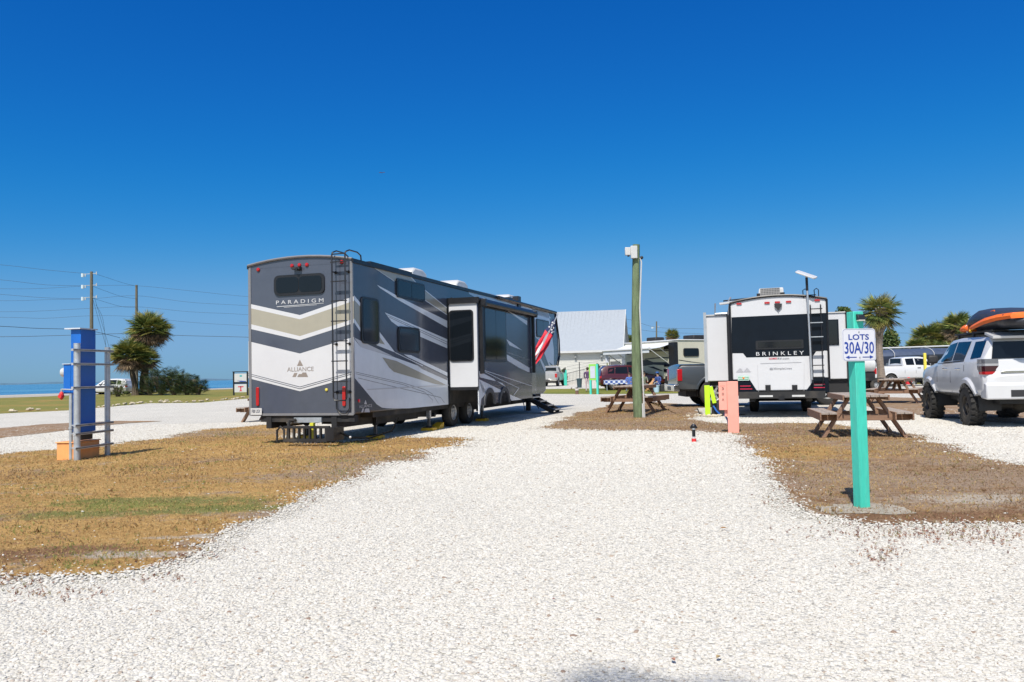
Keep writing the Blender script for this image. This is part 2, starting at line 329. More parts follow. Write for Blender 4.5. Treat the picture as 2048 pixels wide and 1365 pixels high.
# low far shore on the left
b=MB(); xs=np.linspace(-2600,300,90); hz=[6+5*noise.noise(Vector((x*.01,0,4)))+2.5*noise.noise(Vector((x*.05,1,2))) for x in xs]
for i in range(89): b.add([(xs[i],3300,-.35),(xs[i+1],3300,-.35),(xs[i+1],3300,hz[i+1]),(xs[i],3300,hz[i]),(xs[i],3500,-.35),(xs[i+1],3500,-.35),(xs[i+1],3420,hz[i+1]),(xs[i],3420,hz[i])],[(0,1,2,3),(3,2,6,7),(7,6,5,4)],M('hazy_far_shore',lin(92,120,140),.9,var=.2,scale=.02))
tag(b.build('far_shore_hills'),kind='structure')
# gravel sheets
gl=[g2(*p) for p in ((-330,838),(0,828),(140,821),(300,807),(400,806),(492,798),(560,792),(760,780),(1095,766),(1280,762),(1500,762),(1700,765),(2048,775),(2400,800),(2900,1000))]
gl=gl+[(9,-6),(-9,-6),(-14,3)]
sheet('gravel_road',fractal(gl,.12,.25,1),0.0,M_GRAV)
PATCH_A=[g2(*p) for p in ((-330,1150),(0,1146),(130,1152),(200,1152),(290,1140),(400,1105),(470,1076),(520,1050),(600,1010),(700,965),(800,925),(880,900),(955,882),(900,875),(800,874),(700,885),(625,886),(594,876),(600,862),(600,848),(560,846),(497,853),(420,860),(300,880),(130,897),(0,909),(-330,934))]
PATCH_B=[g2(*p) for p in ((1068,858),(1200,861),(1380,863),(1466,868),(1482,895),(1530,925),(1545,960),(1580,1000),(1640,1030),(1700,1043),(1760,1050),(2048,1048),(2500,1046),(2500,1010),(2048,932),(1960,912),(1880,890),(1830,868),(1740,858),(1640,847),(1440,847),(1398,840),(1392,826),(1410,812),(1300,804),(1225,810),(1165,825),(1100,848))]
PATCH_D=[g2(*p) for p in ((1700,803),(1740,815),(1850,832),(1950,842),(2200,860),(2200,822),(1950,806),(1850,797),(1760,795))]
PATCH_F=[g2(*p) for p in ((-330,898),(0,877),(100,866),(200,852),(260,847),(325,843),(230,843),(90,849),(0,857),(-330,870))]
PATCH_E=[g2(*p) for p in ((1070,788),(1200,789),(1330,788),(1460,786),(1700,787),(1700,776),(1400,777),(1230,777),(1070,779))]
for i,(nm,pl,mt,am) in enumerate((('grass_verge',PATCH_A,M_DRY,.42),('grass_verge',PATCH_B,M_DRY2,.24),('grass_verge',PATCH_D,M_DRY2,.12),('grass_verge',PATCH_F,M_DRY2,.12),('grass_verge',PATCH_E,M_GREEN,.08))):
    sheet(nm,fractal(pl,am,.06,i*3+1,-.02),.009,mt)
c=G(1722,1016); sheet('sand_patch',fractal([(c.x-.05+.40*math.cos(a),c.y-.10+.30*math.sin(a)) for a in np.linspace(0,2*math.pi,14)[:-1]],.42,.03,8),.0135,M_SANDP)
# ---- scattered stones and blades: uncountable stuff, instanced from primitives made inside the node tree
def inside(poly,X,Y):
    P=np.array(poly); x0,y0=P[:,0],P[:,1]; x1,y1=np.roll(x0,-1),np.roll(y0,-1); r=np.zeros(len(X),bool)
    for a,b_,c_,d in zip(x0,y0,x1,y1):
        if b_==d: continue
        k=((b_>Y)!=(d>Y)); r^=k&(X<(c_-a)*(Y-b_)/(d-b_)+a)
    return r
def edge_dist(poly,X,Y):
    P=np.array(poly); Qn=np.roll(P,-1,0); best=np.full(len(X),1e9)
    for a,b_ in zip(P,Qn):
        d=b_-a; l2=(d**2).sum(); t=np.clip(((X-a[0])*d[0]+(Y-a[1])*d[1])/l2,0,1); best=np.minimum(best,np.hypot(X-a[0]-t*d[0],Y-a[1]-t*d[1]))
    return best
def fan(n,d0,d1,pw=2.0,half=.68):
    """random ground points inside the camera's fan, denser close by"""
    u=rng.random(n); D=(d0**(2-pw)+(d1**(2-pw)-d0**(2-pw))*u)**(1/(2-pw)) if pw!=2 else d0*(d1/d0)**u
    X=(rng.random(n)*2-1)*half*D; return X,D
def scatter(name,X,Y,Z,Sc,prim,label=None):
    me=bpy.data.meshes.new(name); n=len(X); me.vertices.add(n); me.vertices.foreach_set('co',np.stack([X,Y,Z],1).astype(np.float32).ravel())
    at_=me.attributes.new('sc','FLOAT','POINT'); at_.data.foreach_set('value',Sc.astype(np.float32)); me.update()
    o=bpy.data.objects.new(name,me); C.objects.link(o); tag(o,kind='stuff')
    t=bpy.data.node_groups.new(name,'GeometryNodeTree'); t.interface.new_socket('Geometry',in_out='INPUT',socket_type='NodeSocketGeometry'); t.interface.new_socket('Geometry',in_out='OUTPUT',socket_type='NodeSocketGeometry')
    N=t.nodes.new; L=t.links.new; gi=N('NodeGroupInput'); go=N('NodeGroupOutput'); ip=N('GeometryNodeInstanceOnPoints'); L(gi.outputs[0],ip.inputs['Points'])
    src=prim(t); L(src,ip.inputs['Instance'])
    ra=N('FunctionNodeRandomValue'); ra.data_type='FLOAT_VECTOR'; tilt=prim.tilt; ra.inputs[0].default_value=(-tilt,-tilt,0); ra.inputs[1].default_value=(tilt,tilt,6.28); L(ra.outputs[0],ip.inputs['Rotation'])
    na=N('GeometryNodeInputNamedAttribute'); na.data_type='FLOAT'; na.inputs[0].default_value='sc'
    rs=N('FunctionNodeRandomValue'); rs.data_type='FLOAT_VECTOR'; rs.inputs[0].default_value=prim.lo; rs.inputs[1].default_value=prim.hi; rs.inputs['Seed'].default_value=5
    vm=N('ShaderNodeVectorMath'); vm.operation='SCALE'; L(rs.outputs[0],vm.inputs[0]); L(na.outputs[0],vm.inputs['Scale']); L(vm.outputs[0],ip.inputs['Scale']); L(ip.outputs[0],go.inputs[0])
    mo=o.modifiers.new('scatter','NODES'); mo.node_group=t; return o
def inst_mat(name,cols,rough=.9):
    m=bpy.data.materials.new(name); m.use_nodes=True; t=m.node_tree; b=t.nodes['Principled BSDF']; b.inputs['Roughness'].default_value=rough; b.inputs['Specular IOR Level'].default_value=.2
    oi=t.nodes.new('ShaderNodeObjectInfo'); cr=t.nodes.new('ShaderNodeValToRGB'); e=cr.color_ramp.elements; cr.color_ramp.interpolation='LINEAR'
    while len(e)<len(cols): e.new(.5)
    for i,(p,c_) in enumerate(cols): e[i].position=p; e[i].color=(*c_,1)
    t.links.new(oi.outputs['Random'],cr.inputs[0]); t.links.new(cr.outputs[0],b.inputs['Base Color']); return m
ST_M=inst_mat('white_stone',[(0,(.24,.17,.13)),(.007,(.36,.29,.23)),(.04,(.46,.42,.355)),(.12,(.52,.49,.43)),(.55,(.56,.532,.475)),(1,(.61,.585,.53))])
def stone_prim(t):
    N=t.nodes.new; L=t.links.new; ic=N('GeometryNodeMeshIcoSphere'); ic.inputs['Radius'].default_value=1; ic.inputs['Subdivisions'].default_value=2
    sp=N('GeometryNodeSetPosition'); nz=N('ShaderNodeTexNoise'); nz.inputs['Scale'].default_value=1.1; nz.inputs['Detail'].default_value=1; sb=N('ShaderNodeVectorMath'); sb.operation='SUBTRACT'; sb.inputs[1].default_value=(.5,.5,.5)
    L(nz.outputs['Color'],sb.inputs[0]); s2=N('ShaderNodeVectorMath'); s2.operation='SCALE'; s2.inputs['Scale'].default_value=.85; L(sb.outputs[0],s2.inputs[0]); L(ic.outputs[0],sp.inputs[0]); L(s2.outputs[0],sp.inputs['Offset'])
    sm=N('GeometryNodeSetMaterial'); sm.inputs['Material'].default_value=ST_M; sh=N('GeometryNodeSetShadeSmooth'); L(sp.outputs[0],sh.inputs[0]); L(sh.outputs[0],sm.inputs[0]); return sm.outputs[0]
stone_prim.tilt=.28; stone_prim.lo=(.7,.6,.28); stone_prim.hi=(1.2,.95,.56)
def blade_prim_for(mat,tall=1.0,tilt=.7):
    def f(t):
        N=t.nodes.new; L=t.links.new; jo=N('GeometryNodeJoinGeometry')
        for k in range(4):
            c_=N('GeometryNodeMeshCone'); c_.inputs['Vertices'].default_value=3; c_.inputs['Radius Top'].default_value=.02; c_.inputs['Radius Bottom'].default_value=.14; c_.inputs['Depth'].default_value=2.0
            tr=N('GeometryNodeTransform'); a=k*1.6; tr.inputs['Translation'].default_value=(.35*math.cos(a),.35*math.sin(a),.5); tr.inputs['Rotation'].default_value=(.55*math.sin(a+.5),.6*math.cos(a),a); L(c_.outputs[0],tr.inputs[0]); L(tr.outputs[0],jo.inputs[0])
        sm=N('GeometryNodeSetMaterial'); sm.inputs['Material'].default_value=mat; L(jo.outputs[0],sm.inputs[0]); return sm.outputs[0]
    f.tilt=tilt; f.lo=(.6,.6,.5*tall); f.hi=(1.2,1.2,1.3*tall); return f
ALLP=[PATCH_A,PATCH_B,PATCH_D,PATCH_F]
FR_=[fractal(PATCH_A,.42,.10,1,-.02),fractal(PATCH_B,.24,.10,4,-.02)]
def signed(X,Y):
    s=np.full(len(X),-1e9)
    for p,q in zip(ALLP[:2],FR_):
        d=edge_dist(p,X,Y); i=inside(p,X,Y); v=np.where(i,d,-d); k=np.where(d<.9)[0]
        if len(k): d2=edge_dist(q,X[k],Y[k]); i2=inside(q,X[k],Y[k]); v[k]=np.where(i2,d2,-d2)
        s=np.maximum(s,v)
    return s        # >0 inside lawn, <0 on gravel
NSTONE=360000
X,Y=fan(NSTONE,3.4,26,1.25); sd=signed(X,Y); k=rng.random(len(X)); keep=(sd<.05-.10*rng.random(len(X)))|((k<.40*np.exp(-np.maximum(sd,0)/.10)))|((k<.0020))
X,Y,sd=X[keep],Y[keep],sd[keep]; sc=(.0075+.007*rng.random(len(X))**2.0+.007*(rng.random(len(X))<.07))*np.clip(Y/9,1,1.5)
scatter('gravel_stones',X,Y,-.02*sc+.011*np.clip((sd+.35)/.35,0,1),sc,stone_prim)
BL_M=inst_mat('dry_blade',[(0,lin(120,92,60)),(.35,lin(172,140,92)),(.7,lin(200,170,120)),(.93,lin(156,146,96)),(1,lin(118,124,72))])
BG_M=inst_mat('green_blade',[(0,lin(96,110,56)),(.5,lin(128,134,72)),(.85,lin(168,156,94)),(1,lin(196,164,104))])
BR_M=inst_mat('reddish_weed',[(0,lin(92,48,36)),(.5,lin(128,74,54)),(.8,lin(150,110,74)),(1,lin(110,112,58))])
X,Y=fan(330000,5.5,34,1.0); sd=signed(X,Y); nn=np.array([noise.noise(Vector((x*.8,y*.8,2)))+.5*noise.noise(Vector((x*3,y*3,7))) for x,y in zip(X,Y)])
keep=(sd>-.03+.05*nn)&(nn>-.25-.5*rng.random(len(X)))&((sd>.18)|(rng.random(len(X))<.35))&(rng.random(len(X))<.85); X,Y,nn,sd=X[keep],Y[keep],nn[keep],sd[keep]
gw=np.zeros(len(X))
for p,rx,ry in ((gA,1.7,.7),(gB,1.4,.6),(gC,1.0,.4),(gD,1.6,.5)): gw=np.maximum(gw,1.2-np.hypot((X-p.x)/rx,(Y-p.y)/ry)+.9*nn)
isg=(gw>.45+rng.random(len(X))*1.3)|((X<1)&(nn>.32)&(rng.random(len(X))<.35))
sc=(.005+.008*rng.random(len(X)))*np.clip(Y/9,1,1.4)
BL2_M=inst_mat('brown_blade',[(0,lin(98,74,54)),(.35,lin(142,114,86)),(.7,lin(172,146,116)),(.92,lin(138,122,88)),(1,lin(104,112,62))])
n3=np.array([noise.noise(Vector((x*.45,y*.45,61)))+.5*noise.noise(Vector((x*1.7,y*1.7,67))) for x,y in zip(X,Y)])
brn=(~isg)&(((X>1)&(n3>-.16+.30*rng.random(len(X))))|((X<=1)&(n3>.06+.25*rng.random(len(X))))); gold=(~isg)&(~brn)
scatter('dry_grass',X[gold],Y[gold],np.full(gold.sum(),.008),sc[gold],blade_prim_for(BL_M,.9))
scatter('brown_grass',X[brn],Y[brn],np.full(brn.sum(),.008),sc[brn],blade_prim_for(BL2_M,.9))
scatter('green_grass',X[isg],Y[isg],np.full(isg.sum(),.008),sc[isg]*1.15,blade_prim_for(BG_M,1.1))
# reddish runners creeping out of the lawn edge over the stones
X,Y=fan(60000,4.5,20,1.2); sd=signed(X,Y); nn=np.array([noise.noise(Vector((x*1.5,y*1.5,22))) for x,y in zip(X,Y)]); keep=(sd>-.55)&(sd<.16)&(rng.random(len(X))<.55*np.exp(-np.abs(sd+.05)/.16))&(nn>.0)
ex,ey=[],[]
for (px,py,sx,sy,n) in ((1800,1068,190,17,330),(1760,1110,70,25,110),(1960,1075,110,22,220),(330,1160,60,8,40),(110,1190,120,12,80),(30,1165,60,10,60)):
    for _ in range(n):
        p=G(px+random.gauss(0,sx*.5),py+random.gauss(0,sy*.6)); ex.append(p.x); ey.append(p.y)
X=np.concatenate([X[keep],ex]); Y=np.concatenate([Y[keep],ey]); scatter('creeping_weeds',X,Y,np.full(len(X),.012),.008+.010*rng.random(len(X)),blade_prim_for(BR_M,.8,1.1))
# taller uneven tufts, thick in places
X,Y=fan(26000,5.5,30,1.1); sd=signed(X,Y); nn=np.array([noise.noise(Vector((x*1.1,y*1.1,41)))+.7*noise.noise(Vector((x*4,y*4,47))) for x,y in zip(X,Y)]); keep=(sd>.0)&(nn>.18+.5*rng.random(len(X))); X,Y=X[keep],Y[keep]
scatter('grass_tufts',X,Y,np.full(len(X),.010),.013+.016*rng.random(len(X)),blade_prim_for(inst_mat('tuft_blade',[(0,lin(104,80,52)),(.4,lin(150,122,78)),(.75,lin(184,154,104)),(1,lin(122,124,70))]),1.0,.5))
X,Y=fan(9000,5.5,16,1.1); sd=signed(X,Y); keep=(sd>-.08)&(sd<.5)&(rng.random(len(X))<.8*np.exp(-np.abs(sd-.12)/.12)); X,Y=X[keep],Y[keep]
scatter('edge_weeds',X,Y,np.full(len(X),.010),.010+.014*rng.random(len(X)),blade_prim_for(inst_mat('edge_blade',[(0,lin(96,62,44)),(.4,lin(134,98,66)),(.7,lin(160,130,84)),(1,lin(104,116,58))]),.9,.8))
# rocks lining the far lawn
rockm=M('pale_limestone',(.50,.43,.32),.9,var=.25,bump=.6,bscale=8)
def rock_mesh(seed):
    b=MB(); b.ball((0,0,.25),.5,rockm,(1.3,.9,.62),11); 
    b.v=[tuple(Vector(v)*(1+.75*noise.noise(Vector(v)*3.1+Vector((seed,0,0))))) for v in b.v]; return b
protos=[]
def rock(px,py,s,group,label):
    i=len(protos)
    if i<4: o=rock_mesh(i*7).build('rock'); protos.append(o)
    else: o=random.choice(protos[:4]).copy(); C.objects.link(o); protos.append(o)
    p=G(px,py); o.location=p; o.scale=(s*random.uniform(.8,1.3),s*random.uniform(.8,1.2),s*random.uniform(.7,1.1)); o.rotation_euler=(0,0,random.random()*6); tag(o,label,'rock',group)
LN=[(0,827),(70,822),(140,820),(230,812),(300,806),(400,804),(490,797)]
for i in range(74):
    t=random.random()*6; k=int(t); k=min(k,5); a,b_=LN[k],LN[k+1]; f=t-k
    if a[0]+(b_[0]-a[0])*f<150 and random.random()<.6: continue
    rock(a[0]+(b_[0]-a[0])*f,a[1]+(b_[1]-a[1])*f+random.uniform(-1.5,1),random.uniform(.10,.26),'pale rocks lining the shore lawn','small pale rock in the row where white road meets shore lawn')
for px in (1217,1224,1231,1239,1246,1253): rock(px+random.uniform(-2,2),780-random.uniform(0,2),random.uniform(.45,.75),'pale rocks beside the green-framed board','pale boulder in the heap in front of the maroon car')
# ================================================================== shared vehicle pieces
def wheel(parent,x,y,R,Wd,side,rimm,rr=.6,knobs=0,spokes=6,rub=RUB,hubm=None,z=None):
    """wheel centred at (x,y,R); side=+1: outer face towards +x"""
    z=R if z is None else z
    b=MB(); h=Wd/2
    prof=[(R*rr,-h*.9),(R*.80,-h),(R*.94,-h*.9),(R,-h*.62),(R,h*.62),(R*.94,h*.9),(R*.80,h),(R*rr,h*.9),(R*rr*.96,h*.5),(R*rr*.96,-h*.5),(R*rr,-h*.9)]
    b.lathe(prof,(0,0,0),rub,'x',28)
    if knobs:
        for i in range(knobs):
            a=2*math.pi*i/knobs
            for (x0,x1,da,hh) in ((-h*1.02,-h*.50,0,.035),(h*.50,h*1.02,.5,.035),(-h*.42,-h*.02,.3,.02),(h*.04,h*.44,.8,.02)):
                a2=a+da*2*math.pi/knobs; rm=R+hh*.2; c,s=math.cos(a2),math.sin(a2); t=math.pi*R/knobs*.62
                cc=[]
                for xx in (x0,x1):
                    for (dr,dt) in ((-.03,-t),(-.03,t),(hh*.55,t*.8),(hh*.55,-t*.8)):
                        r_=rm+dr; cc.append((xx,r_*c-dt*s,r_*s+dt*c))
                b.add(cc,[(0,1,2,3),(7,6,5,4),(0,4,5,1),(1,5,6,2),(2,6,7,3),(3,7,4,0)],rub)
    t=b.build('wheel',parent,loc=(x,y,z))
    b=MB(); f=side*h*.62
    b.lathe([(R*rr*.97,side*h*.8),(R*rr*.90,side*h*.86),(R*rr*.84,side*h*.70),(R*rr*.80,f*.6)],(0,0,0),rimm,'x',28)
    b.lathe([(R*rr*.82,f*.45),(.01,f*.45)],(0,0,0),BLK,'x',20)
    for i in range(spokes):
        a=2*math.pi*i/spokes; c,s=math.cos(a),math.sin(a); w0,w1=R*.09,R*.055; r0,r1=R*.10,R*rr*.86
        vs=[]
        for xx in (f*.55,f*1.02):
            for (r_,t_) in ((r0,-w0),(r0,w0),(r1,w1),(r1,-w1)): vs.append((xx if r_==r0 else xx*.95,r_*c-t_*s,r_*s+t_*c))
        b.add(vs,[(0,1,2,3),(7,6,5,4),(0,4,5,1),(1,5,6,2),(2,6,7,3),(3,7,4,0)],rimm)
    b.lathe([(R*.17,f*.5),(R*.16,f*1.15),(R*.10,f*1.3),(.005,f*1.3)],(0,0,0),hubm or rimm,'x',16)
    b.build('rim',t)
    return t
def slab(b,pts,x,d,m,nrm=1):                    # panel on a side wall: (y,z) outline from x to x+d*nrm
    b.prism(pts,'x',x,x+d*nrm,m)
# ================================================================== BIG CHARCOAL FIFTH WHEEL
D0=16.45; c0=W(708,829,D0); AZ1=17.5
F1=Fr((c0.x,c0.y),AZ1); ZB=c0.z
T=lambda u,v:(480+u/3.2514,480+v/3.2514)       # close-up crops used for measuring
A3=lambda u,v:(700+u/5.69,520+v/5.69); B4=lambda u,v:(700+u/7.585,700+v/7.585); C5=lambda u,v:(880+u/5.056,580+v/5.056); Z3=lambda u,v:(800+u/3.411,500+v/3.411)
def R1(pts,m=T,y=0.0): return [(p.x,p.z) for p in (F1.Y(*m(u,v),y) for u,v in pts)]
def S1(pts,m,x=0.0): return [(p.y,p.z) for p in (F1.X(*m(u,v),x) for u,v in pts)]
WD=-F1.Y(499,700,0).x; ZR=F1.Y(708,519,0).z; ZL=F1.Y(499,540,0).z
r=root('fifth_wheel_trailer',F1.o,AZ1,'charcoal and white fifth-wheel camper with chevrons on its rear and a ladder','camper trailer')
RV1=r
LEN=12.1; YF=S1([(1070,900)],C5)[0][0]; YN=S1([(1166,300)],C5)[0][0]
# body: outline in (y,z), crowned roof made by the top strip
zc=ZR
def body_prism(b,x0,x1,pts,m): b.prism(pts,'x',x0,x1,m)
SLY0=F1.X(896.8,700,0).y; YSX=0.93                # slide box
p=F1.Y(956.5,700,SLY0); YSX=p.x; SLY1=F1.X(1063,700,YSX).y
gz=S1([(1110,770)],C5)[0][1]; 
prof=[(0,ZB),(YF-.35,ZB),(YF,ZB+.1),(YF,gz),(YN+.1,gz),(YN+.45,gz+.35),(YN+.40,ZR-1.0),(YN,ZR-.02),(0,ZR)]
b=MB(); b.prism(prof,'x',-WD,0,GREY)
o=b.build('body',r,bev=.035)
# crowned roof
b=MB(); n=10; cr=[(-WD*i/n,(4*.13*(i/n)*(1-i/n))) for i in range(n+1)]
vs=[];k=n+1
for y in (-.003,YN+.02):
    for x,h in cr: vs.append((x*1.008+.01,y,ZR-.06)); 
    for x,h in cr: vs.append((x*1.008+.01,y,ZR+.012+h*.9))
RM=M('roof_membrane',(.62,.62,.60),.6,var=.08)
fs=[(k+i,k+i+1,3*k+i+1,3*k+i) for i in range(n)]
b.add(vs,fs,RM,True)
for y0 in (0,2*k): b.add(vs[y0:y0+2*k],[(i,i+1,k+i+1,k+i) for i in range(n)],GREY)
b.build('roof',r)
b=MB()       # roof edge trim and corner trim
b.tube([(x*1.008+.01,-.02,ZR+.012+h*.9) for x,h in cr],.028,MGREY)
b.box(.0,.035,-.02,YN,ZR-.06,ZR+.02,BLK); b.box(-WD-.035,-WD,-.02,YN,ZR-.06,ZR+.02,BLK)
b.box(-.045,.012,-.012,.03,ZB,ZR-.02,MGREY); b.box(-WD-.012,-WD+.05,-.012,.03,ZB,ZR-.02,MGREY); b.box(-WD,0,-.02,.0,ZB-.02,ZB+.03,MGREY)
b.tube([(0.02,YN,ZR-.02),(0.02,YN+.12,ZR-.35),(0.02,YN+.44,ZR-1.05),(0.02,YN+.48,gz+.4),(0.02,YN+.15,gz+.02)],.03,BLK)
b.build('trim',r)
# rear graphics -----------------------------------------------------
b=MB(); b.keep=True
def dec(pts,m,lay=1,mp=T):
    q=R1(pts,mp); b.poly([(x,-.003*lay,z) for x,z in q],m)
L0,AP,R0=55,390,740
def chev(l0,l1,a0,a1,r0,r1,m,lay=1):
    dec([(L0,l0),(AP,a0),(AP,a1),(L0,l1)],m,lay); dec([(AP,a0),(R0,r0),(R0,r1),(AP,a1)],m,lay)
chev(415,442,490,517,368,398,WHITE); chev(442,545,517,627,398,515,TAN); chev(545,577,627,653,515,542,WHITE)
chev(660,900,740,985,632,890,WHITE)
chev(868,871,955,959,856,860,GREY,2); chev(879,882,967,971,867,871,GREY,2)
dec([(238,434),(545,411),(545,413.5),(245,437.5)],WHITE,2); dec([(285,439),(500,422),(500,424),(290,441)],WHITE,2)
TAUPE=M('taupe_ink',(.26,.22,.19),.4)
dec([(390,779),(411,820),(372,820)],TAUPE,2)
dec([(341,892),(354,866),(374,866),(364,892)],TAUPE,2); dec([(373,892),(384,873),(402,873),(408,863),(431,863),(444,892)],TAUPE,2)
(ax,az_),(bx_,bz),(cx_,cz)=R1([(236,423),(544,403),(544,376)])
b.text('P A R A D I G M',(ax,-.007,(az_+bz)/2-.0),(1,0,0),(0,0,1),bx_-ax,(cz-bz)*.92,WHITE,0)
(ax,az_),(bx_,bz),(cx_,cz)=R1([(308,858),(480,852),(480,824)])
b.text('ALLIANCE',(ax,-.007,(az_+bz)/2),(1,0,0),(0,0,1),bx_-ax,cz-bz,TAUPE)
b.build('rear_graphics',r)
# side graphics -----------------------------------------------------
b=MB(); b.keep=True
def sd(pts,m,lay=1,mp=A3,x=0.0):
    q=S1(pts,mp,x); b.poly([(x+.0035*lay,y,z) for y,z in q],m)
sd([(45,885),(120,995),(500,1105)],WHITE); 
q1=S1([(45,885),(120,995),(500,1108),(800,1215),(1110,1345)],A3); q2=S1([(1490,830),(900,888),(640,890),(560,888),(480,878),(400,825),(78,408)],B4)
q1[0]=(0.0,q1[0][1]); q2[-1]=(0.0,q2[-1][1]); b.poly([(.0035,y,z) for y,z in q1+q2],WHITE_LIFT)
sd([(45,405),(115,490),(115,532),(45,455)],WHITE_LIFT); sd([(45,455),(115,532),(115,775),(45,665)],TAN); sd([(45,665),(115,775),(115,818),(45,715)],WHITE_LIFT)
sd([(485,115),(700,170),(1370,490),(1480,545),(1290,520),(660,335),(590,270)],TAN,2,B4)
sd([(330,815),(512,1055),(300,972)],WHITE_LIFT,1); sd([(328,870),(395,965),(325,948)],TAN,2)
sd([(305,285),(430,350),(560,425),(1105,695),(1105,775),(560,465),(340,322)],WHITE_LIFT)
sd([(395,600),(560,668),(1105,905),(1105,1008),(790,872),(560,767),(470,702)],WHITE_LIFT)
for a_,b_ in (((420,625),(1105,935)),((440,650),(1105,960))):
    sd([a_,b_,(b_[0],b_[1]+5),(a_[0],a_[1]+5)],GREY,2)
sd([(230,65),(430,115),(640,155),(750,262),(530,235),(500,240)],TAN); sd([(840,335),(1100,545),(1100,628),(850,462)],TAN)
sd([(230,65),(236,65),(506,246),(498,246)],WHITE_LIFT,2); sd([(640,150),(650,150),(755,262),(745,262)],WHITE_LIFT,2)
sd([(840,333),(1100,543),(1100,553),(840,343)],WHITE_LIFT,2); sd([(850,455),(1100,620),(1100,630),(850,465)],WHITE_LIFT,2)
sd([(610,1077),(690,1085),(1105,1283),(1105,1325),(660,1110)],WHITE_LIFT,2); sd([(660,1120),(1105,1340),(1105,1372),(820,1245)],MGREY,2)
sd([(510,1050),(820,1205),(815,1216),(560,1092),(820,1213)],WHITE_LIFT,3) if False else None
sd([(505,1050),(825,1203),(823,1212),(508,1058)],WHITE_LIFT,3)
sd([(245,597),(850,560),(1490,530),(1490,545),(850,580),(260,610)],WHITE,3,B4)
for y0,pts in ((0,[(80,335),(800,500),(1130,600),(1245,665),(1340,815)]),(1,[(80,360),(800,525),(1130,640),(1250,760),(1240,800)]),(2,[(120,425),(800,590),(1200,680),(1370,720),(1430,800)])):
    for i in range(len(pts)-1):
        (u0,v0),(u1,v1)=pts[i],pts[i+1]; sd([(u0,v0),(u1,v1),(u1,v1+7),(u0,v0+7)],MGREY,2,B4)
# brownish lower corner carries the same dark coat; small emblem
sd([(232,758),(252,825),(210,825)],WHITE,2,B4); sd([(165,948),(185,890),(208,890),(195,948)],WHITE,2,B4); sd([(212,948),(222,905),(240,890),(285,890),(298,948)],WHITE,2,B4)
(ax,az_),(bx_,bz),(cx_,cz)=S1([(133,883),(330,868),(330,825)],B4); b.text('ALLIANCE',(.007,ax,(az_+bz)/2),(0,1,0),(0,0,1),bx_-ax,cz-bz,WHITE,0)
# front part of the side, beyond the slide
sd([(925,150),(1060,190),(1100,240),(1150,600),(1150,770),(1000,640),(925,500)],WHITE_LIFT,1,C5)
sd([(925,450),(1010,520),(1050,610),(1110,770),(1010,770),(925,560)],GREY,2,C5); sd([(1035,600),(1045,600),(1118,770),(1100,770)],WHITE_LIFT,3,C5); sd([(1005,700),(1020,700),(1070,800),(1055,830)],WHITE_LIFT,3,C5)
sd([(930,840),(970,835),(975,1040),(925,1060)],MGREY,2,C5)
sd([(460,265),(620,300),(830,360),(830,385),(545,345),(470,300)],WHITE_LIFT,1,Z3) 
sd([(740,350),(900,400),(1000,420),(1030,470),(740,390)],WHITE_LIFT,1,Z3)
b.build('side_graphics',r)
# windows -------------------------------------------------------------
FRM=M('window_frame_black',(.014,.014,.016),.35)
def swin(u0,u1,va,vb,mp,rr=.08,x=0.0,split=0,name='window'):
    q=S1([(u0,va),(u1,va),(u0,vb),(u1,vb)],mp,x); y0,y1=(q[0][0]+q[2][0])/2,(q[1][0]+q[3][0])/2; z1=(q[0][1]+q[1][1])/2; z0=(q[2][1]+q[3][1])/2
    w_=MB(); w_.prism(rrect(y0,y1,z0,z1,rr),'x',x-.01,x+.028,FRM); o=w_.build(name,r)
    w_=MB()
    n_=split+1; st=(y1-y0-.10)/n_
    for i in range(n_): w_.prism(rrect(y0+.05+i*st+.008,y0+.05+(i+1)*st-.008,z0+.05,z1-.05,max(.01,rr-.03)),'x',x+.02,x+.033,GLS)
    w_.build('pane',o); return (y0,y1,z0,z1)
def swin2(y0,y1,z0,z1,rr,x,split=0,tall=False,name='window'):
    w_=MB(); w_.prism(rrect(y0,y1,z0,z1,rr),'x',x-.01,x+.028,FRM); o=w_.build(name,r); w_=MB(); st=(y1-y0-.10)/(split+1)
    for i in range(split+1): w_.prism(rrect(y0+.05+i*st+.008,y0+.05+(i+1)*st-.008,z0+.05,z1-.05,max(.01,rr-.03)),'x',x+.02,x+.033,GLS2)
    w_.build('pane',o)
def sc(u,v,mp,x=0.0): p=S1([(u,v)],mp,x)[0]; return p
def span(uA,uB,um,v0,v1,mp,x=0.0):          # y from edges, z from the height at the middle
    return sc(uA,(v0+v1)/2,mp,x)[0],sc(uB,(v0+v1)/2,mp,x)[0],sc(um,v1,mp,x)[1],sc(um,v0,mp,x)[1]
a=span(120,322,220,432,957,A3); swin2(*a[:2],a[2],a[3],.12,0)
a=span(520,842,680,245,455,A3); swin2(*a[:2],a[2],a[3],.08,0,1)
a=span(540,788,660,768,1057,A3); swin2(*a[:2],a[2],a[3],.12,0)
a=span(970,1098,1035,305,485,C5); swin2(*a[:2],a[2],a[3],.10,0,1)
def rwin(u0,u1,va,vb,mp,y,rr,split,nm='rear_window'):
    q=R1([(u0,(va+vb)/2),(u1,(va+vb)/2),((u0+u1)/2,va),((u0+u1)/2,vb)],mp,y); w_=MB(); x0,x1,z1,z0=q[0][0],q[1][0],q[2][1],q[3][1]
    w_.prism(rrect(x0,x1,z0,z1,rr),'y',y-.03,y+.01,FRM); o=w_.build(nm,r); w_=MB(); st=(x1-x0-.1)/(split+1)
    for i in range(split+1): w_.prism(rrect(x0+.05+i*st+.008,x0+.05+(i+1)*st-.008,z0+.05,z1-.05,max(.01,rr-.03)),'y',y-.036,y-.02,GLS)
    w_.build('pane',o)
rwin(225,552,225,357,T,0,.11,1)
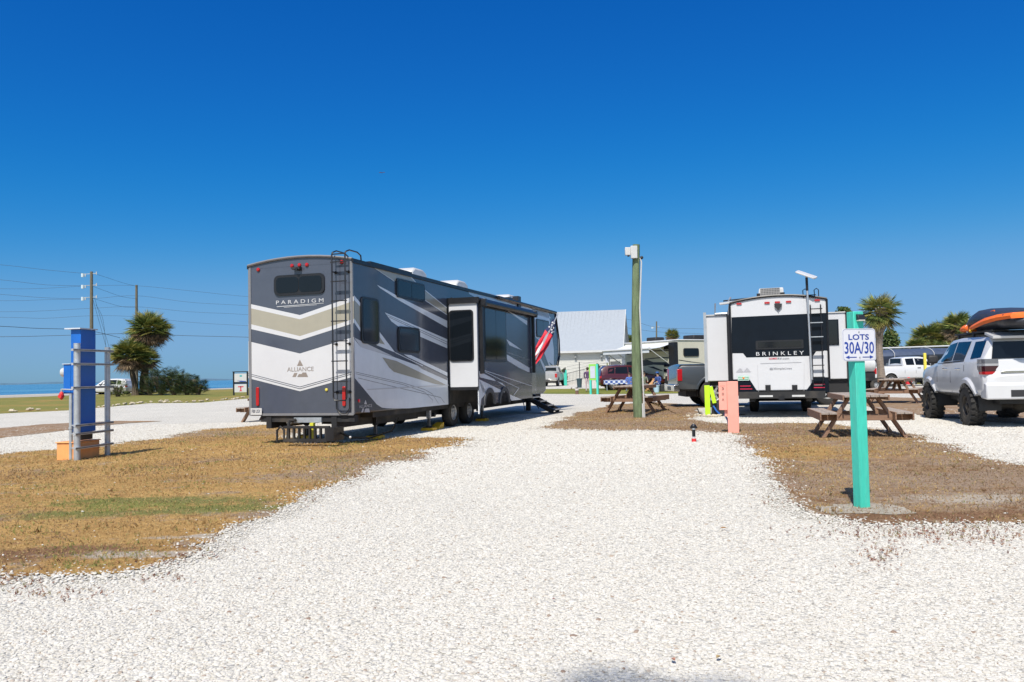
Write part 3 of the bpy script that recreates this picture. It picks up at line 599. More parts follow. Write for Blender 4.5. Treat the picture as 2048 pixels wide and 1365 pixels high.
# slide-out -----------------------------------------------------------
zt=F1.Y(930,605,SLY0).z; zb_=F1.Y(930,776,SLY0).z
b=MB(); b.box(0.0,YSX,SLY0,SLY1,zb_,zt,GREY); sl_=b.build('slide_out',r,bev=.02)
b=MB(); b.prism(rrect(.035,YSX-.02,zb_+.02,zt-.03,.03),'y',SLY0-.012,SLY0+.01,WHITE)
q=R1([(97,460),(343,460),(220,205),(220,725)],C5,SLY0)
b.build('slide_end_panel',sl_)
w_=MB(); w_.prism(rrect(q[0][0],q[1][0],q[3][1],q[2][1],.09),'y',SLY0-.04,SLY0,FRM); ow=w_.build('slide_window',sl_); w_=MB(); w_.prism(rrect(q[0][0]+.035,q[1][0]-.035,q[3][1]+.035,q[2][1]-.035,.06),'y',SLY0-.046,SLY0-.03,GLS); 
# keep depth at three levels: pane belongs to the trailer's slide window group
w_.build('slide_window_pane',sl_)
b=MB()
b.box(-.01,YSX+.05,SLY0-.06,SLY0-.0,zt-.03,zt+.12,BLK); b.box(-.01,.03,SLY0-.05,SLY0,zb_-.05,zt,BLK); b.box(.0,YSX,SLY0-.03,SLY0-.013,zb_-.06,zb_,BLK)
b.cyl((.12,SLY0-.03,zt+.09),(.12,SLY1+.02,zt+.09),.05,BLK); b.box(0,YSX+.04,SLY0-.03,SLY1+.03,zt+.005,zt+.04,BLK); b.cyl((YSX+.02,SLY0-.05,zt+.06),(YSX+.02,SLY1+.05,zt+.06),.055,BLK)
b.build('slide_topper',sl_)
b=MB(); b.keep=True
def so_(pts,m,lay=1): 
    q=S1(pts,C5,YSX); b.poly([(YSX+.0035*lay,max(SLY0+.01,min(SLY1-.01,y)),z) for y,z in q],m)
so_([(672,205),(880,315),(880,360),(760,270)],WHITE_LIFT); so_([(668,498),(830,612),(770,590),(700,560)],WHITE_LIFT); so_([(668,625),(905,705),(905,715),(668,635)],MGREY)
so_([(668,650),(905,790),(905,838),(800,790),(680,715)],WHITE_LIFT); so_([(388,822),(545,902),(565,925),(400,885)],WHITE_LIFT,1); so_([(575,925),(630,945),(670,990),(610,950)],WHITE_LIFT)
so_([(388,905),(660,1035),(430,1040)],WHITE_LIFT); so_([(388,905),(470,1040),(420,1100),(404,1150),(390,1150)],WHITE_LIFT); so_([(680,1048),(825,1110),(722,1122)],WHITE_LIFT)
for pts in ([(445,812),(925,970)],[(440,820),(600,900),(800,993),(745,1070)]):
    for i in range(len(pts)-1):
        (u0,v0),(u1,v1)=pts[i],pts[i+1]
        if u0>u1: so_([(u0,v0),(u0-6,v0-3),(u1-6,v1-3),(u1,v1)],WHITE_LIFT,2)
        else: so_([(u0,v0),(u1,v1),(u1,v1+6),(u0,v0+6)],WHITE_LIFT,2)
b.build('slide_graphics',sl_)
# lower skirt of the slide with twin wheel arches
zlo=S1([(650,1125)],C5,YSX)[0][1]; arch=[]
ya,yb=S1([(500,1100)],C5,YSX)[0][0],S1([(650,1080)],C5,YSX)[0][0]; za=S1([(500,1030)],C5,YSX)[0][1]
pts=[(SLY0,zb_),(SLY1,zb_),(SLY1,zlo-.0),(yb+.52,zlo)]
for cy in (yb,ya):
    for k in range(9): t=rad(180*k/8); pts.append((cy+.42*math.cos(t),zlo-.02+.40*math.sin(t)))
pts+= [(SLY0+.0,zlo-.05)]
b=MB(); b.prism(pts,'x',YSX-.04,YSX-.002,GREY)
for cy in (ya,yb):
    pr=[];
    for k in range(13): t=rad(180*k/12); pr.append((cy+.47*math.cos(t),zlo-.05+.45*math.sin(t)))
    for k in range(12,-1,-1): t=rad(180*k/12); pr.append((cy+.37*math.cos(t),zlo-.05+.33*math.sin(t)))
    b.prism(pr,'x',YSX-.01,YSX+.03,M('fender_grey_plastic',(.055,.057,.063),.5))
b.prism([(SLY0,zb_-.0),(SLY0+.16,zb_),(SLY0+.16,zlo+.1),(SLY0,zlo-.25)],'x',YSX-.03,YSX-.001,WHITE_LIFT)
b.build('fender_skirt',sl_)
a=span(440,662,550,190,728,C5,YSX); swin2(a[0],a[1],a[2],a[3],.1,YSX,1)
# awning with two arms
b=MB(); za_=zt+.02
b.cyl((YSX+.13,SLY0+.05,zt-.02),(YSX+.13,SLY1+.1,zt-.02),.075,BLK,n=14); b.build('awning_roll',r)
for yy in (SLY0+.12,SLY1+.02):
    b=MB(); b.box(YSX+.01,YSX+.11,yy-.05,yy+.05,zb_+.35 if yy>SLY0+1 else zb_+.35,zt+.05,BLK); b.box(YSX+.0,YSX+.2,yy-.06,yy+.06,zt-.12,zt+.08,BLK); b.build('awning_arm',r,bev=.01)
# marker lights, tail lamps, camera, plate
for u,v in ((120,195),(340,170),(388,165),(436,163),(663,145)):
    x,z=R1([(u,v)])[0]; b=MB(); b.lathe([(.04,0),(.04,-.02),(.028,-.035),(.001,-.04)],(x,-.0,z),RED,'y',12); b.build('marker_lamp',r)
x,z=R1([(378,190)])[0]; b=MB(); b.box(x-.09,x+.09,-.10,0,z-.02,z+.03,BLKP); b.cyl((x+.03,-.12,z-.01),(x+.03,0,z-.01),.03,BLK); b.build('rear_camera',r)
x,z=R1([(564,975)])[0]; b=MB(); b.lathe([(.03,0),(.03,-.02),(.001,-.03)],(x,0,z),M('yellow_plug',(.7,.6,.1),.5),'y',10); b.build('cable_plug',r)
for u,v0,v1 in ((117,958,1080),(678,952,1082)):
    q=R1([(u,v0),(u,v1)]); b=MB(); b.prism(rrect(q[0][0]-.035,q[0][0]+.035,q[1][1],q[0][1],.03),'y',-.03,.0,RED); b.build('tail_lamp',r,bev=.006)
q=R1([(78,1095),(150,1095),(78,1138)]); b=MB(); b.box(q[0][0],q[1][0],-.05,-.04,q[2][1],q[0][1],WHITE2); b.text('FB8 USX',(q[0][0]+.03,-.052,q[2][1]+.04),(1,0,0),(0,0,1),(q[1][0]-q[0][0])-.06,.07,GREY,.02)
b.build('licence_plate',r)
# ladder --------------------------------------------------------------
LM=M('ladder_black_tube',(.015,.015,.017),.35)
st=-.16; xa,za0=R1([(596,90)],T,st)[0]; xb,_=R1([(682,90)],T,st)[0]; zt_=R1([(640,78)],T,st)[0][1]; zlo_=R1([(640,1045)],T,st)[0][1]
b=MB(); 
for x in (xa,xb): b.tube([(x,st,zlo_+.05),(x,st,zt_-.06),(x,st+.03,zt_),(x,st+.18,zt_+.05),(x,.35,zt_+.05),(x,.5,zt_),(x,.52,ZR+.02)],.016,LM)
b.tube([(xa,st,zlo_+.06),(xa+.03,st,zlo_),(xb-.03,st,zlo_),(xb,st,zlo_+.06)],.016,LM); b.tube([(xa,st,zt_-.04),(xb,st,zt_-.04)],.014,LM)
for v in (145,272,399,530,660,790,922):
    z=R1([(600,v)],T,st)[0][1]; b.tube([(xa-.03,st,z),(xb+.03,st,z)],.013,LM); b.box(xa,xb,st-.012,st+.03,z-.008,z+.010,LM)
for v in (208,678,992):
    z=R1([(600,v)],T,st)[0][1]
    for x in (xa,xb): b.tube([(x,st,z),(x,0,z)],.014,LM); b.lathe([(.03,0),(.03,-.02),(.02,-.03)],(x,0,z),LM,'y',10)
b.tube([(xa+.0,-.05,zlo_+.02),(xa,-.05,ZB+.12),(xa+.08,-.05,ZB+.02),(xb-.08,-.05,ZB+.02),(xb,-.05,ZB+.12),(xb,-.05,zlo_+.05)],.011,LM)
b.build('ladder',r)
# roof units
for u,v,s in ((815,541,1),(903,563,1),(1006,590,.9)):
    q=F1.X(u,v,-WD/2-.0); y=q.y; b=MB(); b.prism([(y-.5,ZR+.1),(y+.5,ZR+.1),(y+.47,ZR+.38),(y+.2,ZR+.47),(y-.3,ZR+.47),(y-.5,ZR+.36)],'x',-WD/2-.36,-WD/2+.36,WHITE2); o=b.build('roof_air_conditioner',r,bev=.05)
b=MB(); q=F1.Y(605,522,1.0); b.box(q.x-.15,q.x+.15,.8,1.1,ZR+.1,q.z+.02,WHITE2); b.build('roof_vent',r,bev=.03)
q=F1.X(1022,590,-.3); b=MB(); b.box(-.5,-.25,q.y-.4,q.y+.5,ZR+.02,ZR+.18,BLK); b.build('roof_antenna',r); b=MB(); b.box(-.14,.06,q.y-.35,q.y-.05,ZR-.22,ZR+.2,BLK); b.build('awning_bracket',r); b=MB(); b.cyl((.08,SLY1-.9,ZR-.02),(.08,YN-.2,ZR-.04),.05,BLK); b.build('front_awning',r); b=MB(); b.box(-.2,-.05,.9,3.0,ZR+.03,ZR+.08,BLK); b.build('roof_rail',r)
# chassis
b=MB(); 
for x in (-.45,-WD+.45): b.box(x-.06,x+.06,.0,YF-.2,ZB-.28,ZB-.005,CHAS)
b.box(-WD+.25,.0,.02,.16,ZB-.15,ZB-.02,CHAS); b.box(-WD+.12,-.1,1.0,YF-.4,ZB-.12,ZB-.004,CHAS); b.box(-WD+.5,-.5,2.0,4.2,ZB-.32,ZB-.05,CHAS)
b.box(-1.35,-.72,-.03,.04,ZB-.16,ZB-.06,GAL); b.cyl((-1.55,.1,ZB-.14),(-1.55,.5,ZB-.14),.07,ALU)
for y in (4.6,5.7): b.cyl((-WD+.2,y,.36),(-.2,y,.36),.05,CHAS)
b.box(-WD+.3,-.3,SLY0-.1,SLY1,ZB-.10,ZB+.0,CHAS)
b.box(.0,.02,SLY0,SLY1,ZB+.0,zb_,CHAS) if zb_>ZB else None
b.build('chassis',r)
for px,py in ((912,827),(943,822)):
    q=F1.X(px,py,-.02); wheel(r,-.18,q.y,.37,.24,1,RIM,.56,spokes=8); wheel(r,-WD+.18,q.y,.37,.24,-1,RIM,.56,spokes=8)
def jack(x,y,z1=None,m=ALU):
    b=MB(); b.box(x-.045,x+.045,y-.045,y+.045,.30,z1 or ZB,m); b.box(x-.03,x+.03,y-.03,y+.03,.10,.32,M('jack_leg',(.12,.12,.12),.5,metal=.5)); b.box(x-.11,x+.11,y-.11,y+.11,.075,.095,CHAS); b.build('stabiliser_jack',r)
JK=[F1.Z(*B4(1200,1235)), F1.Z(*C5(425,1345)), F1.Z(*B4(250,1200),.0)]
jy=[]
for (px,py) in (B4(1195,1000),C5(425,1250)):
    q=F1.X(px,py,-.15); jy.append(q.y); jack(-.15,q.y)
jack(-.35,1.6,m=CHAS); jack(-WD+.35,1.6,m=CHAS)
# small light and lock at the rear corner
q=S1([(130,775)],B4)[0]; b=MB(); b.lathe([(.035,0),(.035,.02),(.001,.03)],(0,q[0],q[1]),RED,'x',10); b.build('side_marker',r)
# entry steps: near the front of the side
q0=S1([(835,1110)],C5,0)[0]; q1=S1([(960,1090)],C5,0)[0]; ys=(S1([(900,1080)],C5,.1)[0][0])
b=MB(); y0_,y1_=ys-.05,ys+.75; 
for yy in (y0_,y1_): b.beam((-.05,yy,ZB-.02),(.95,yy,.06),.05,.16,BLK)
for k in range(4):
    f=(k+.6)/4; x=-.05+1.0*f; z=ZB-.02+(.06-ZB)*f; b.box(x-.10,x+.16,y0_,y1_,z+.02,z+.05,BLKP); b.box(x+.14,x+.165,y0_,y1_,z+.015,z+.055,ALU)
for yy in (y0_-.1,y1_+.1): b.beam((-.1,yy,ZB),(.10,yy+(.35 if yy>y1_ else -.35),.12),.025,.025,BLK)
b.box(.86,1.08,y0_-.02,y1_+.02,.0,.04,CHAS)
b.build('entry_steps',r)
b=MB(); b.box(-.35,-.2,ys+1.1,ys+1.25,.05,ZB,CHAS); b.box(-WD+.3,-.3,ys+1.14,ys+1.2,ZB-.2,ZB-.1,CHAS); b.box(-WD+.2,-WD+.35,ys+1.1,ys+1.25,.05,ZB,CHAS); b.build('front_landing_leg',r)
# hitch carrier hanging from the rear bumper
b=MB(); hx=F1.Y(*T(310,1200),-.3).x; hz=F1.Y(*T(310,1250),-.3).z; 
b.tube([(hx,.1,ZB-.1),(hx,-.25,ZB-.12),(hx,-.3,.12)],.04,CHAS); b.box(hx-.03,hx+1.0,-.42,-.36,.10,.16,CHAS); b.box(hx-.03,hx+1.0,-.42,-.36,.36,.41,CHAS)
for k in range(8): b.box(hx+.06+k*.12,hx+.10+k*.12,-.415,-.365,.1,.4,CHAS)
b.tube([(hx-.18,-.4,.1),(hx-.18,-.4,.32),(hx-.1,-.4,.40),(hx-.02,-.4,.33),(hx-.02,-.4,.12)],.022,CHAS); b.box(hx+.95,hx+1.12,-.45,-.05,.12,.38,BLK)
b.tube([(hx+1.05,-.2,.30),(hx+1.3,-.1,.16),(hx+1.6,.1,.14),(hx+1.9,.5,.25),(hx+2.0,.6,ZB-.1)],.02,M('hose_black',(.01,.01,.01),.95,spec=.05)); b.ball((hx+1.30,-.12,.17),.025,WHITE2); b.box(hx+.5,hx+.58,-.30,-.22,.1,ZB-.15,M('safety_yellow',(.65,.62,.05),.4))
b.build('folded_bike_rack',r)
def pad(x,y,label,sx=.16,h=.075,n=1):
    p=F1.wo((x,y,0)); b=MB()
    for k in range(n): b.box(-sx+.01*k,sx-.01*k,-.14,.14,k*h+.001,k*h+h-.004,YEL)
    for i in range(4):
        for j in range(3): b.cyl((-sx+.05+i*(2*sx-.1)/3,-.09+j*.09,n*h-.006),(-sx+.05+i*(2*sx-.1)/3,-.09+j*.09,n*h+.006),.022,YEL,n=6)
    tag(b.build('levelling_block',None,bev=.006,loc=p,rot=(0,0,-F1.az)),label,'levelling block','yellow levelling blocks under the charcoal camper')
pad(-.15,jy[0],'yellow levelling block under the jack ahead of the wheels, seen clear of the shade')
pad(-.15,jy[1],'yellow levelling block behind the front wheel below the slide-out')
pad(-.35,1.6,'dim yellow levelling block under the right rear jack')
pad(-WD+.35,1.6,'dim yellow levelling block under the far rear jack')
q=F1.Z(*Z3(315,1222)); b=MB(); b.prism([(-.22,0),(.22,0),(.22,.16),(.05,.12),(-.1,.05)],'x',-.11,.11,YEL); tag(b.build('wheel_chock',None,bev=.01,loc=F1.wo((-.2,q.y,0)),rot=(0,0,-F1.az)),'bright yellow wedge chock against the rear tyre of the charcoal camper','wheel chock')
# flag on a slanting staff beside the front of the trailer
FD=29.0; a=W(1116,628,FD); c_=W(1062,738,FD-.8)
fl=root('flag',(c_.x,c_.y,0),0,'stars and stripes flag furled along a slanting staff at the camper','flag')
def L_(p): return Vector(p)-Vector((c_.x,c_.y,0))
b=MB(); b.tube([L_(a),L_(c_)],.02,ALU); b.build('flag_pole',fl)
FR=M('flag_red',(.62,.015,.035),.7,var=.15); FW=M('flag_white',(.78,.77,.77),.7); FB=M('flag_blue',(.015,.025,.10),.7)
pa=[W(1107,638,FD),W(1090,662,FD),W(1072,692,FD-.3),W(1063,708,FD-.5)]; pb=[W(1112,646,FD),W(1106,672,FD),W(1093,700,FD-.3),W(1066,738,FD-.5)]
b=MB(); b.keep=True; nu,nv=28,10
def crv(P,t): t*=3; i=min(2,int(t)); return P[i].lerp(P[i+1],t-i)
grid=[[None]*(nv+1) for _ in range(nu+1)]
for i in range(nu+1):
    for j in range(nv+1):
        t=i/nu; q=crv(pa,t).lerp(crv(pb,t),j/nv); q=q+Vector((.0,.045*math.sin(j*1.1+i*.2)*(.3+t),.02*math.sin(i*.9+j))); grid[i][j]=L_(q)
for i in range(nu):
    for j in range(nv):
        mt = FB if i<9 else (FW if j in (3,4) else FR) 
        if mt is FR and j in (4,5): mt=FR
        b.add([grid[i][j],grid[i+1][j],grid[i+1][j+1],grid[i][j+1]],[(0,1,2,3)],mt,True)
for i,j in ((2,2),(2,6),(4,4),(4,8),(6,2),(6,6),(8,4),(8,8),(7,9)):
    p=grid[i][j]+Vector((0,-.03,0)); b.poly([(p.x+.045*(1 if k%2==0 else .45)*math.sin(k*math.pi/5),p.y,p.z+.045*(1 if k%2==0 else .45)*math.cos(k*math.pi/5)) for k in range(10)],FW)
b.build('flag_cloth',fl)
# ================================================================== WHITE TRAVEL TRAILER
E=lambda u,v:(1400+u/5.056,560+v/5.056)
D2=22.9; c0=W(1463.3,700,D2); F2=Fr((c0.x,c0.y),17.8)
def R2(u,v,y=0.0): p=F2.Y(*E(u,v),y); return p
W2=R2(1290,640).x; zb2=R2(800,1140).z; zl2=R2(318,240).z
r=root('travel_trailer',F2.o,17.8,'white camper trailer with a big black rear panel, side slide-outs and a ladder','camper trailer')
b=MB(); top=[]
n=12; za_,zc_=zl2,R2(1272,195).z
for i in range(n+1):
    t=i/n; top.append((W2*(1-t),zc_+(za_-zc_)*t+.15*4*t*(1-t)))
b.prism([(0,zb2+.05),(W2,zb2+.05)]+top,'y',0,9.5,WHITE); b.build('body',r,bev=.03)
b=MB(); b.tube([(x+(.02 if x>W2/2 else -.02),-.02,z+.01) for x,z in top],.032,BLK); b.tube([(-.015,-.02,zb2+.3),(-.015,-.02,za_)],.03,BLK); b.tube([(W2+.015,-.02,zb2+.3),(W2+.015,-.02,zc_)],.03,BLK); b.build('trim',r)
b=MB(); b.keep=True
BP=M('gloss_black_panel',(.007,.011,.018),.16,var=.15,spec=.14); RDD=M('red_reflector',(.55,.02,.06),.4)
def d2(pts,m,l=1): 
    q=[R2(*p) for p in pts]; b.poly([(min(max(p.x,.0),W2),-.004*l,p.z) for p in q],m)
d2([(318,380),(1300,334),(1310,715),(1180,716),(1143,769),(470,786),(435,743),(318,743)],BP)
d2([(318,1008),(500,1005),(588,1140),(318,1140)],BP); d2([(1310,985),(1140,987),(1132,1040),(1060,1138),(1310,1138)],BP)
d2([(588,1136),(1062,1130),(1062,1136),(588,1142)],BP,2)
for u0,u1,v in ((405,512,1075),(405,528,1105),(1150,1262,1057),(1150,1262,1090)): d2([(u0,v-4),(u1,v-5),(u1,v+3),(u0,v+4)],RDD,2)
SG=M('silver_emblem',(.40,.40,.42),.4)
d2([(365,934),(405,892),(440,934)],SG,2); d2([(440,934),(412,892),(475,890)],M('pale_silver_emblem',(.55,.55,.57),.4),2); d2([(444,934),(478,890),(514,932)],SG,2)
for (u0,v0),(u1,v1) in (((610,845),(1025,832)),((580,860),(590,1130)),((1052,845),(1050,1125))):
    d2([(u0,v0),(u1,v1),(u1+3,v1+4),(u0+3,v0+4)],SG,2)
def tx2(s,u0,u1,v0,v1,m,bold=0):
    a_,c_=R2(u0,v1),R2(u1,v0); a2=R2(u0,v0); b.text(s,(a_.x,-.012,(a_.z+R2(u1,v1+(-4)).z)/2),(1,0,0),(0,0,1),c_.x-a_.x,(a2.z-a_.z),m,bold)
tx2('B R I N K L E Y',568,1050,728,764,WHITE,0); tx2('GOMES',697,780,790,808,RDD,.02); tx2('RV.com',785,900,788,808,GREY); tx2('@3SimpleLives',705,928,889,914,GREY)
b.build('rear_graphics',r)
a_,c_=R2(565,707),R2(1045,603); b=MB(); b.prism(rrect(a_.x,c_.x,a_.z,c_.z,.03),'y',-.02,.0,FRM); ow=b.build('rear_window',r); b=MB(); b.prism(rrect(a_.x+.06,c_.x-.06,a_.z+.05,c_.z-.04,.03),'y',-.027,-.01,GLS2); b.build('pane',ow)
a_,c_=R2(383,1020),R2(498,968); b=MB(); b.box(a_.x,c_.x,-.03,-.018,a_.z,c_.z,M('plate_pale_green',(.50,.66,.58),.4)); b.ball(((a_.x+c_.x)/2,-.03,(a_.z+c_.z)/2),.03,ORG,(1,.3,1)); b.box(a_.x+.02,c_.x-.02,-.034,-.03,a_.z+.02,a_.z+.035,M('plate_green_ink',(.05,.25,.12),.5)); b.text('N18 5HJ',(a_.x+.02,-.032,a_.z+.05),(1,0,0),(0,0,1),c_.x-a_.x-.04,.05,M('plate_green_ink',(.05,.25,.12),.5),.02)
b.build('licence_plate',r)
for u,v in ((395,243),(678,233),(783,228),(895,222),(1185,207)):
    p=R2(u,v); b=MB(); b.prism(rrect(p.x-.07,p.x+.07,p.z-.025,p.z+.025,.02),'y',-.03,.0,RED); b.build('marker_lamp',r)
p=R2(790,262); b=MB(); b.prism([(p.x-.10,p.z+.05),(p.x+.10,p.z+.05),(p.x+.09,p.z-.03),(p.x,p.z-.12),(p.x-.09,p.z-.03)],'y',-.06,0,BLKP); b.prism([(p.x-.05,p.z-.08),(p.x+.05,p.z-.08),(p.x,p.z-.2)],'y',-.02,-.005,SG); b.build('rear_camera',r)
for u in (688,958):
    p=R2(u,1100); b=MB(); b.prism([(p.x-.07,p.z+.10),(p.x+.07,p.z+.10),(p.x+.07,p.z-.03),(p.x,p.z-.12),(p.x-.07,p.z-.03)],'y',-.035,0,BLK); b.build('hatch_latch',r,bev=.008)
# ladder
b=MB(); xa,xb=R2(1128,600,-.12).x,R2(1232,600,-.12).x; zt_,zo=R2(1170,262,-.12).z,R2(1170,1010,-.12).z
for x in (xa,xb):
    b.tube([(x,-.12,zo),(x,-.12,zt_),(x,-.0,zt_+.03)],.018,LM)
    for z in (zo+.1,(zo+zt_)/2,zt_-.1): b.tube([(x,-.12,z),(x,0,z)],.014,LM)
for v in (293,433,577,720,865,985): z=R2(1180,v,-.12).z; b.box(xa-.02,xb+.04,-.14,-.09,z-.012,z+.012,ALU if 300<v<700 else LM)
b.tube([(xa,-.12,zo),(xa+.02,-.12,zo-.15),(xb-.02,-.12,zo-.15),(xb,-.12,zo)],.014,LM)
for u in (1065,1180): x=R2(u,180).x; b.tube([(x-.05,.0,zc_+.05),(x-.06,.0,zc_+.26),(x,.0,zc_+.30),(x+.05,.0,zc_+.26),(x+.05,.0,zc_+.05)],.014,LM)
b.tube([(R2(1075,180).x,0,zc_+.13),(R2(1180,180).x,0,zc_+.13)],.012,LM); b.build('ladder',r)
# roof air conditioner
a_=R2(578,190,.6); c_=R2(850,75,.6); b=MB(); b.prism([(a_.x,a_.z-.1),(c_.x,a_.z-.1),(c_.x-.02,c_.z),(a_.x+.06,c_.z)],'y',.6,1.6,WHITE2); ac=b.build('roof_air_conditioner',r,bev=.03)
b=MB(); gx0,gx1=R2(610,100,.6).x,R2(805,100,.6).x; gz0,gz1=R2(700,188,.6).z,R2(700,88,.6).z; b.box(gx0,gx1,.57,.60,gz0,gz1,M('dark_grille',(.10,.10,.10),.6))
for k in range(13): x=gx0+(gx1-gx0)*k/12; b.box(x-.006,x+.006,.555,.575,gz0,gz1,M('grille_bar',(.32,.31,.30),.5))
for k in range(7): z=gz0+(gz1-gz0)*k/6; b.box(gx0,gx1,.56,.572,z-.006,z+.006,M('grille_bar',(.32,.31,.30),.5))
b.box(a_.x-.01,gx0-.0,.575,.60,a_.z-.1,a_.z+.14,BLK); b.box(gx1,c_.x+.01,.575,.60,a_.z-.1,a_.z+.14,BLK); b.build('grille',ac)
# slide-outs
p0,p1=R2(72,1020,1.0),R2(278,352,1.0); zs0,zs1=R2(170,1025,1.0).z,R2(170,362,1.0).z
b=MB(); b.box(p0.x,.0,1.0,5.2,zs0,zs1,WHITE); so1=b.build('slide_out',r,bev=.02)
b=MB(); b.box(p0.x-.03,.02,.96,5.2,zs1,zs1+.03,WHITE2); b.box(p0.x-.05,p0.x+.03,.94,1.0,zs0-.02,zs1+.1,ALU); x=p1.x; b.box(x-.03,x+.05,.93,1.0,zs0,zs1+.05,BLK); b.box(x+.05,x+.10,.96,1.0,zs0,zs1-.1,ALU); b.build('slide_trim',so1)
b=MB(); b.tube([(x+.02,.95,zs1),(x+.06,.9,zs1+.28),(x+.0,.95,zs1+.05),(x-.35,.95,zs1+.05),(x-.33,.9,zs1+.35)],.025,ALU); b.build('awning_arm',so1)
b=MB(); b.box(p0.x+.05,0,1.3,5.0,zs0-.14,zs0,CHAS); b.box(-.4,-.05,1.2,1.5,.55,zs0-.1,CHAS); b.build('slide_frame',so1)
q0,q1=R2(1300,1000,.9),R2(1468,335,.9); zs0,zs1=R2(1390,1003,.9).z,R2(1380,335,.9).z
b=MB(); b.box(W2,q1.x,.9,4.6,zs0,zs1,WHITE); so2=b.build('slide_out',r,bev=.02)
wx=R2(1402,500,.9).x; b=MB(); b.box(W2+.0,wx,.875,.90,R2(1340,660,.9).z,R2(1340,402,.9).z,BP); b.box(W2+.05,wx-.04,.868,.88,R2(1340,650,.9).z,R2(1340,412,.9).z,GLS2); b.build('side_window',so2)
b=MB(); b.box(q1.x,q1.x+.06,.86,.93,zs0-.02,zs1+.03,BLK); b.box(W2,q1.x+.02,.87,.92,zs1,zs1+.03,WHITE2); b.box(W2,q1.x+.15,1.0,4.5,zs0-.42,zs0,CHAS); b.box(q1.x+.05,q1.x+.16,.95,1.05,zs0-.55,zs0,WHITE2); b.build('slide_trim',so2)
# roof rack rails on the left, black
b=MB(); s0,s1=R2(235,215,1.2),R2(590,178,1.2); b.beam((s0.x,1.2,s0.z),(s1.x,1.2,s1.z),.05,.04,BLK); s0,s1=R2(200,246,1.0),R2(430,215,1.0); b.beam((s0.x,1.0,s0.z),(s1.x,1.0,s1.z),.3,.05,WHITE2); b.beam((s0.x+.2,1.1,s0.z),(s0.x+.3,1.25,s0.z+.2),.04,.04,ALU); b.build('roof_solar_panel',r)
b=MB()
b.box(.15,W2-.1,-.03,.12,zb2-.16,zb2+.03,CHAS)
for x in (.5,W2-.5): b.box(x-.07,x+.07,.1,9,zb2-.25,zb2-.02,CHAS)
b.box(.7,1.05,-.045,-.03,zb2-.12,zb2-.07,WHITE2); b.box(W2-.95,W2-.62,-.045,-.03,zb2-.12,zb2-.07,WHITE2); b.box(1.2,1.35,-.06,.0,zb2-.2,zb2-.1,BLK); b.box(.5,W2-.5,4.4,4.6,.30,.42,CHAS); b.box(.15,W2-.15,3.5,9.2,zb2-.05,zb2+.05,CHAS)
b.build('chassis',r)
for y in (3.6,4.6):
    wheel(r,.45,y,.38,.26,-1,RIM,.55); wheel(r,W2-.48,y,.38,.26,1,RIM,.55)
# satellite internet dish on a pole tied to the ladder
dp=F2.wo((xa-.03,-.2,0)); bt=R2(1140,1010,-.2).z; tz=R2(1099,-22,-.2).z
dr=root('satellite_dish',dp,17.8,'flat white internet dish on a tall pole tied to the white camper ladder','dish')
b=MB(); b.cyl((0,0,bt),(-.04,0,tz-.35),.028,ALU); b.cyl((-.04,0,tz-.35),(-.045,0,tz),.034,BLK); b.build('pole',dr)
b=MB(); cN=Vector((-.05,.0,tz+.08)); ux=Vector((.86,-.15,-.38)).normalized(); uy=Vector((.25,.95,.2)); uy=(uy-ux*uy.dot(ux)).normalized(); un=ux.cross(uy)
pts=rrect(-.27,.27,-.19,.19,.06); vs=[cN+ux*a+uy*c+un*t for t in (-.015,.02) for a,c in pts]; k=len(pts)
b.add(vs,[tuple(range(k)),tuple(range(2*k-1,k-1,-1))]+[(i,i+k,(i+1)%k+k,(i+1)%k) for i in range(k)],WHITE2); b.cyl((-.045,0,tz-.02),tuple(cN),.03,WHITE2); b.build('dish_panel',dr,bev=.006)
# ================================================================== cars
def carbody(name,parent,st,mat,wells,R,bev=.0,extra=None):
    def sec(y,w_,zl,zb,zt,wt):
        h=zb-zl; z7=max(zb+.02,zt-.10)
        return [(0,zl),(.80*w_,zl),(.955*w_,zl+.07),(w_,zl+.30*h),(w_,zl+.62*h),(.985*w_,zb-.06),(.955*w_,zb),(wt+.03,z7),(wt-.02,zt-.02),(wt*.6,zt+.012),(0,zt+.025)]
    b=MB(); n=11; L=[]
    for s in st:
        q=sec(*s); ring=[(x,s[0],z) for x,z in q]+[(-x,s[0],z) for x,z in q[-2:0:-1]]; L+=ring
    m=20; fs=[]
    for i in range(len(st)-1): fs+=[(i*m+j,i*m+(j+1)%m,(i+1)*m+(j+1)%m,(i+1)*m+j) for j in range(m)]
    fs+=[tuple(range(m)),tuple(range(len(st)*m-1,(len(st)-1)*m-1,-1))]
    b.add(L,fs,mat,True); o=b.build(name,parent,ang=24)
    if wells:
        cb=MB()
        for y in wells: cb.cyl((-1.6,y,R*1.0),(1.6,y,R*1.0),R*1.20,BLKP,n=28)
        cu=cb.build('cutter'); md=o.modifiers.new('b','BOOLEAN'); md.operation='DIFFERENCE'; md.solver='EXACT'; md.object=cu
        cu.parent=parent
        dg=bpy.context.evaluated_depsgraph_get(); me=bpy.data.meshes.new_from_object(o.evaluated_get(dg)); o.modifiers.clear(); o.data=me; bpy.data.objects.remove(cu)
        try: me.set_sharp_from_angle(angle=rad(24))
        except Exception: pass
    def sx(y,z):
        i=0
        while i<len(st)-2 and y>st[i+1][0]: i+=1
        a,c=st[i],st[i+1]; t=max(0,min(1,(y-a[0])/(c[0]-a[0]))); s=[a[k]+(c[k]-a[k])*t for k in range(6)]; q=sec(*s)
        for (x0,z0),(x1,z1) in zip(q[1:],q[2:]):
            if z0<=z<=z1+1e-6: return x0+(x1-x0)*((z-z0)/max(1e-6,z1-z0))
        return q[7][0]
    return o,sx
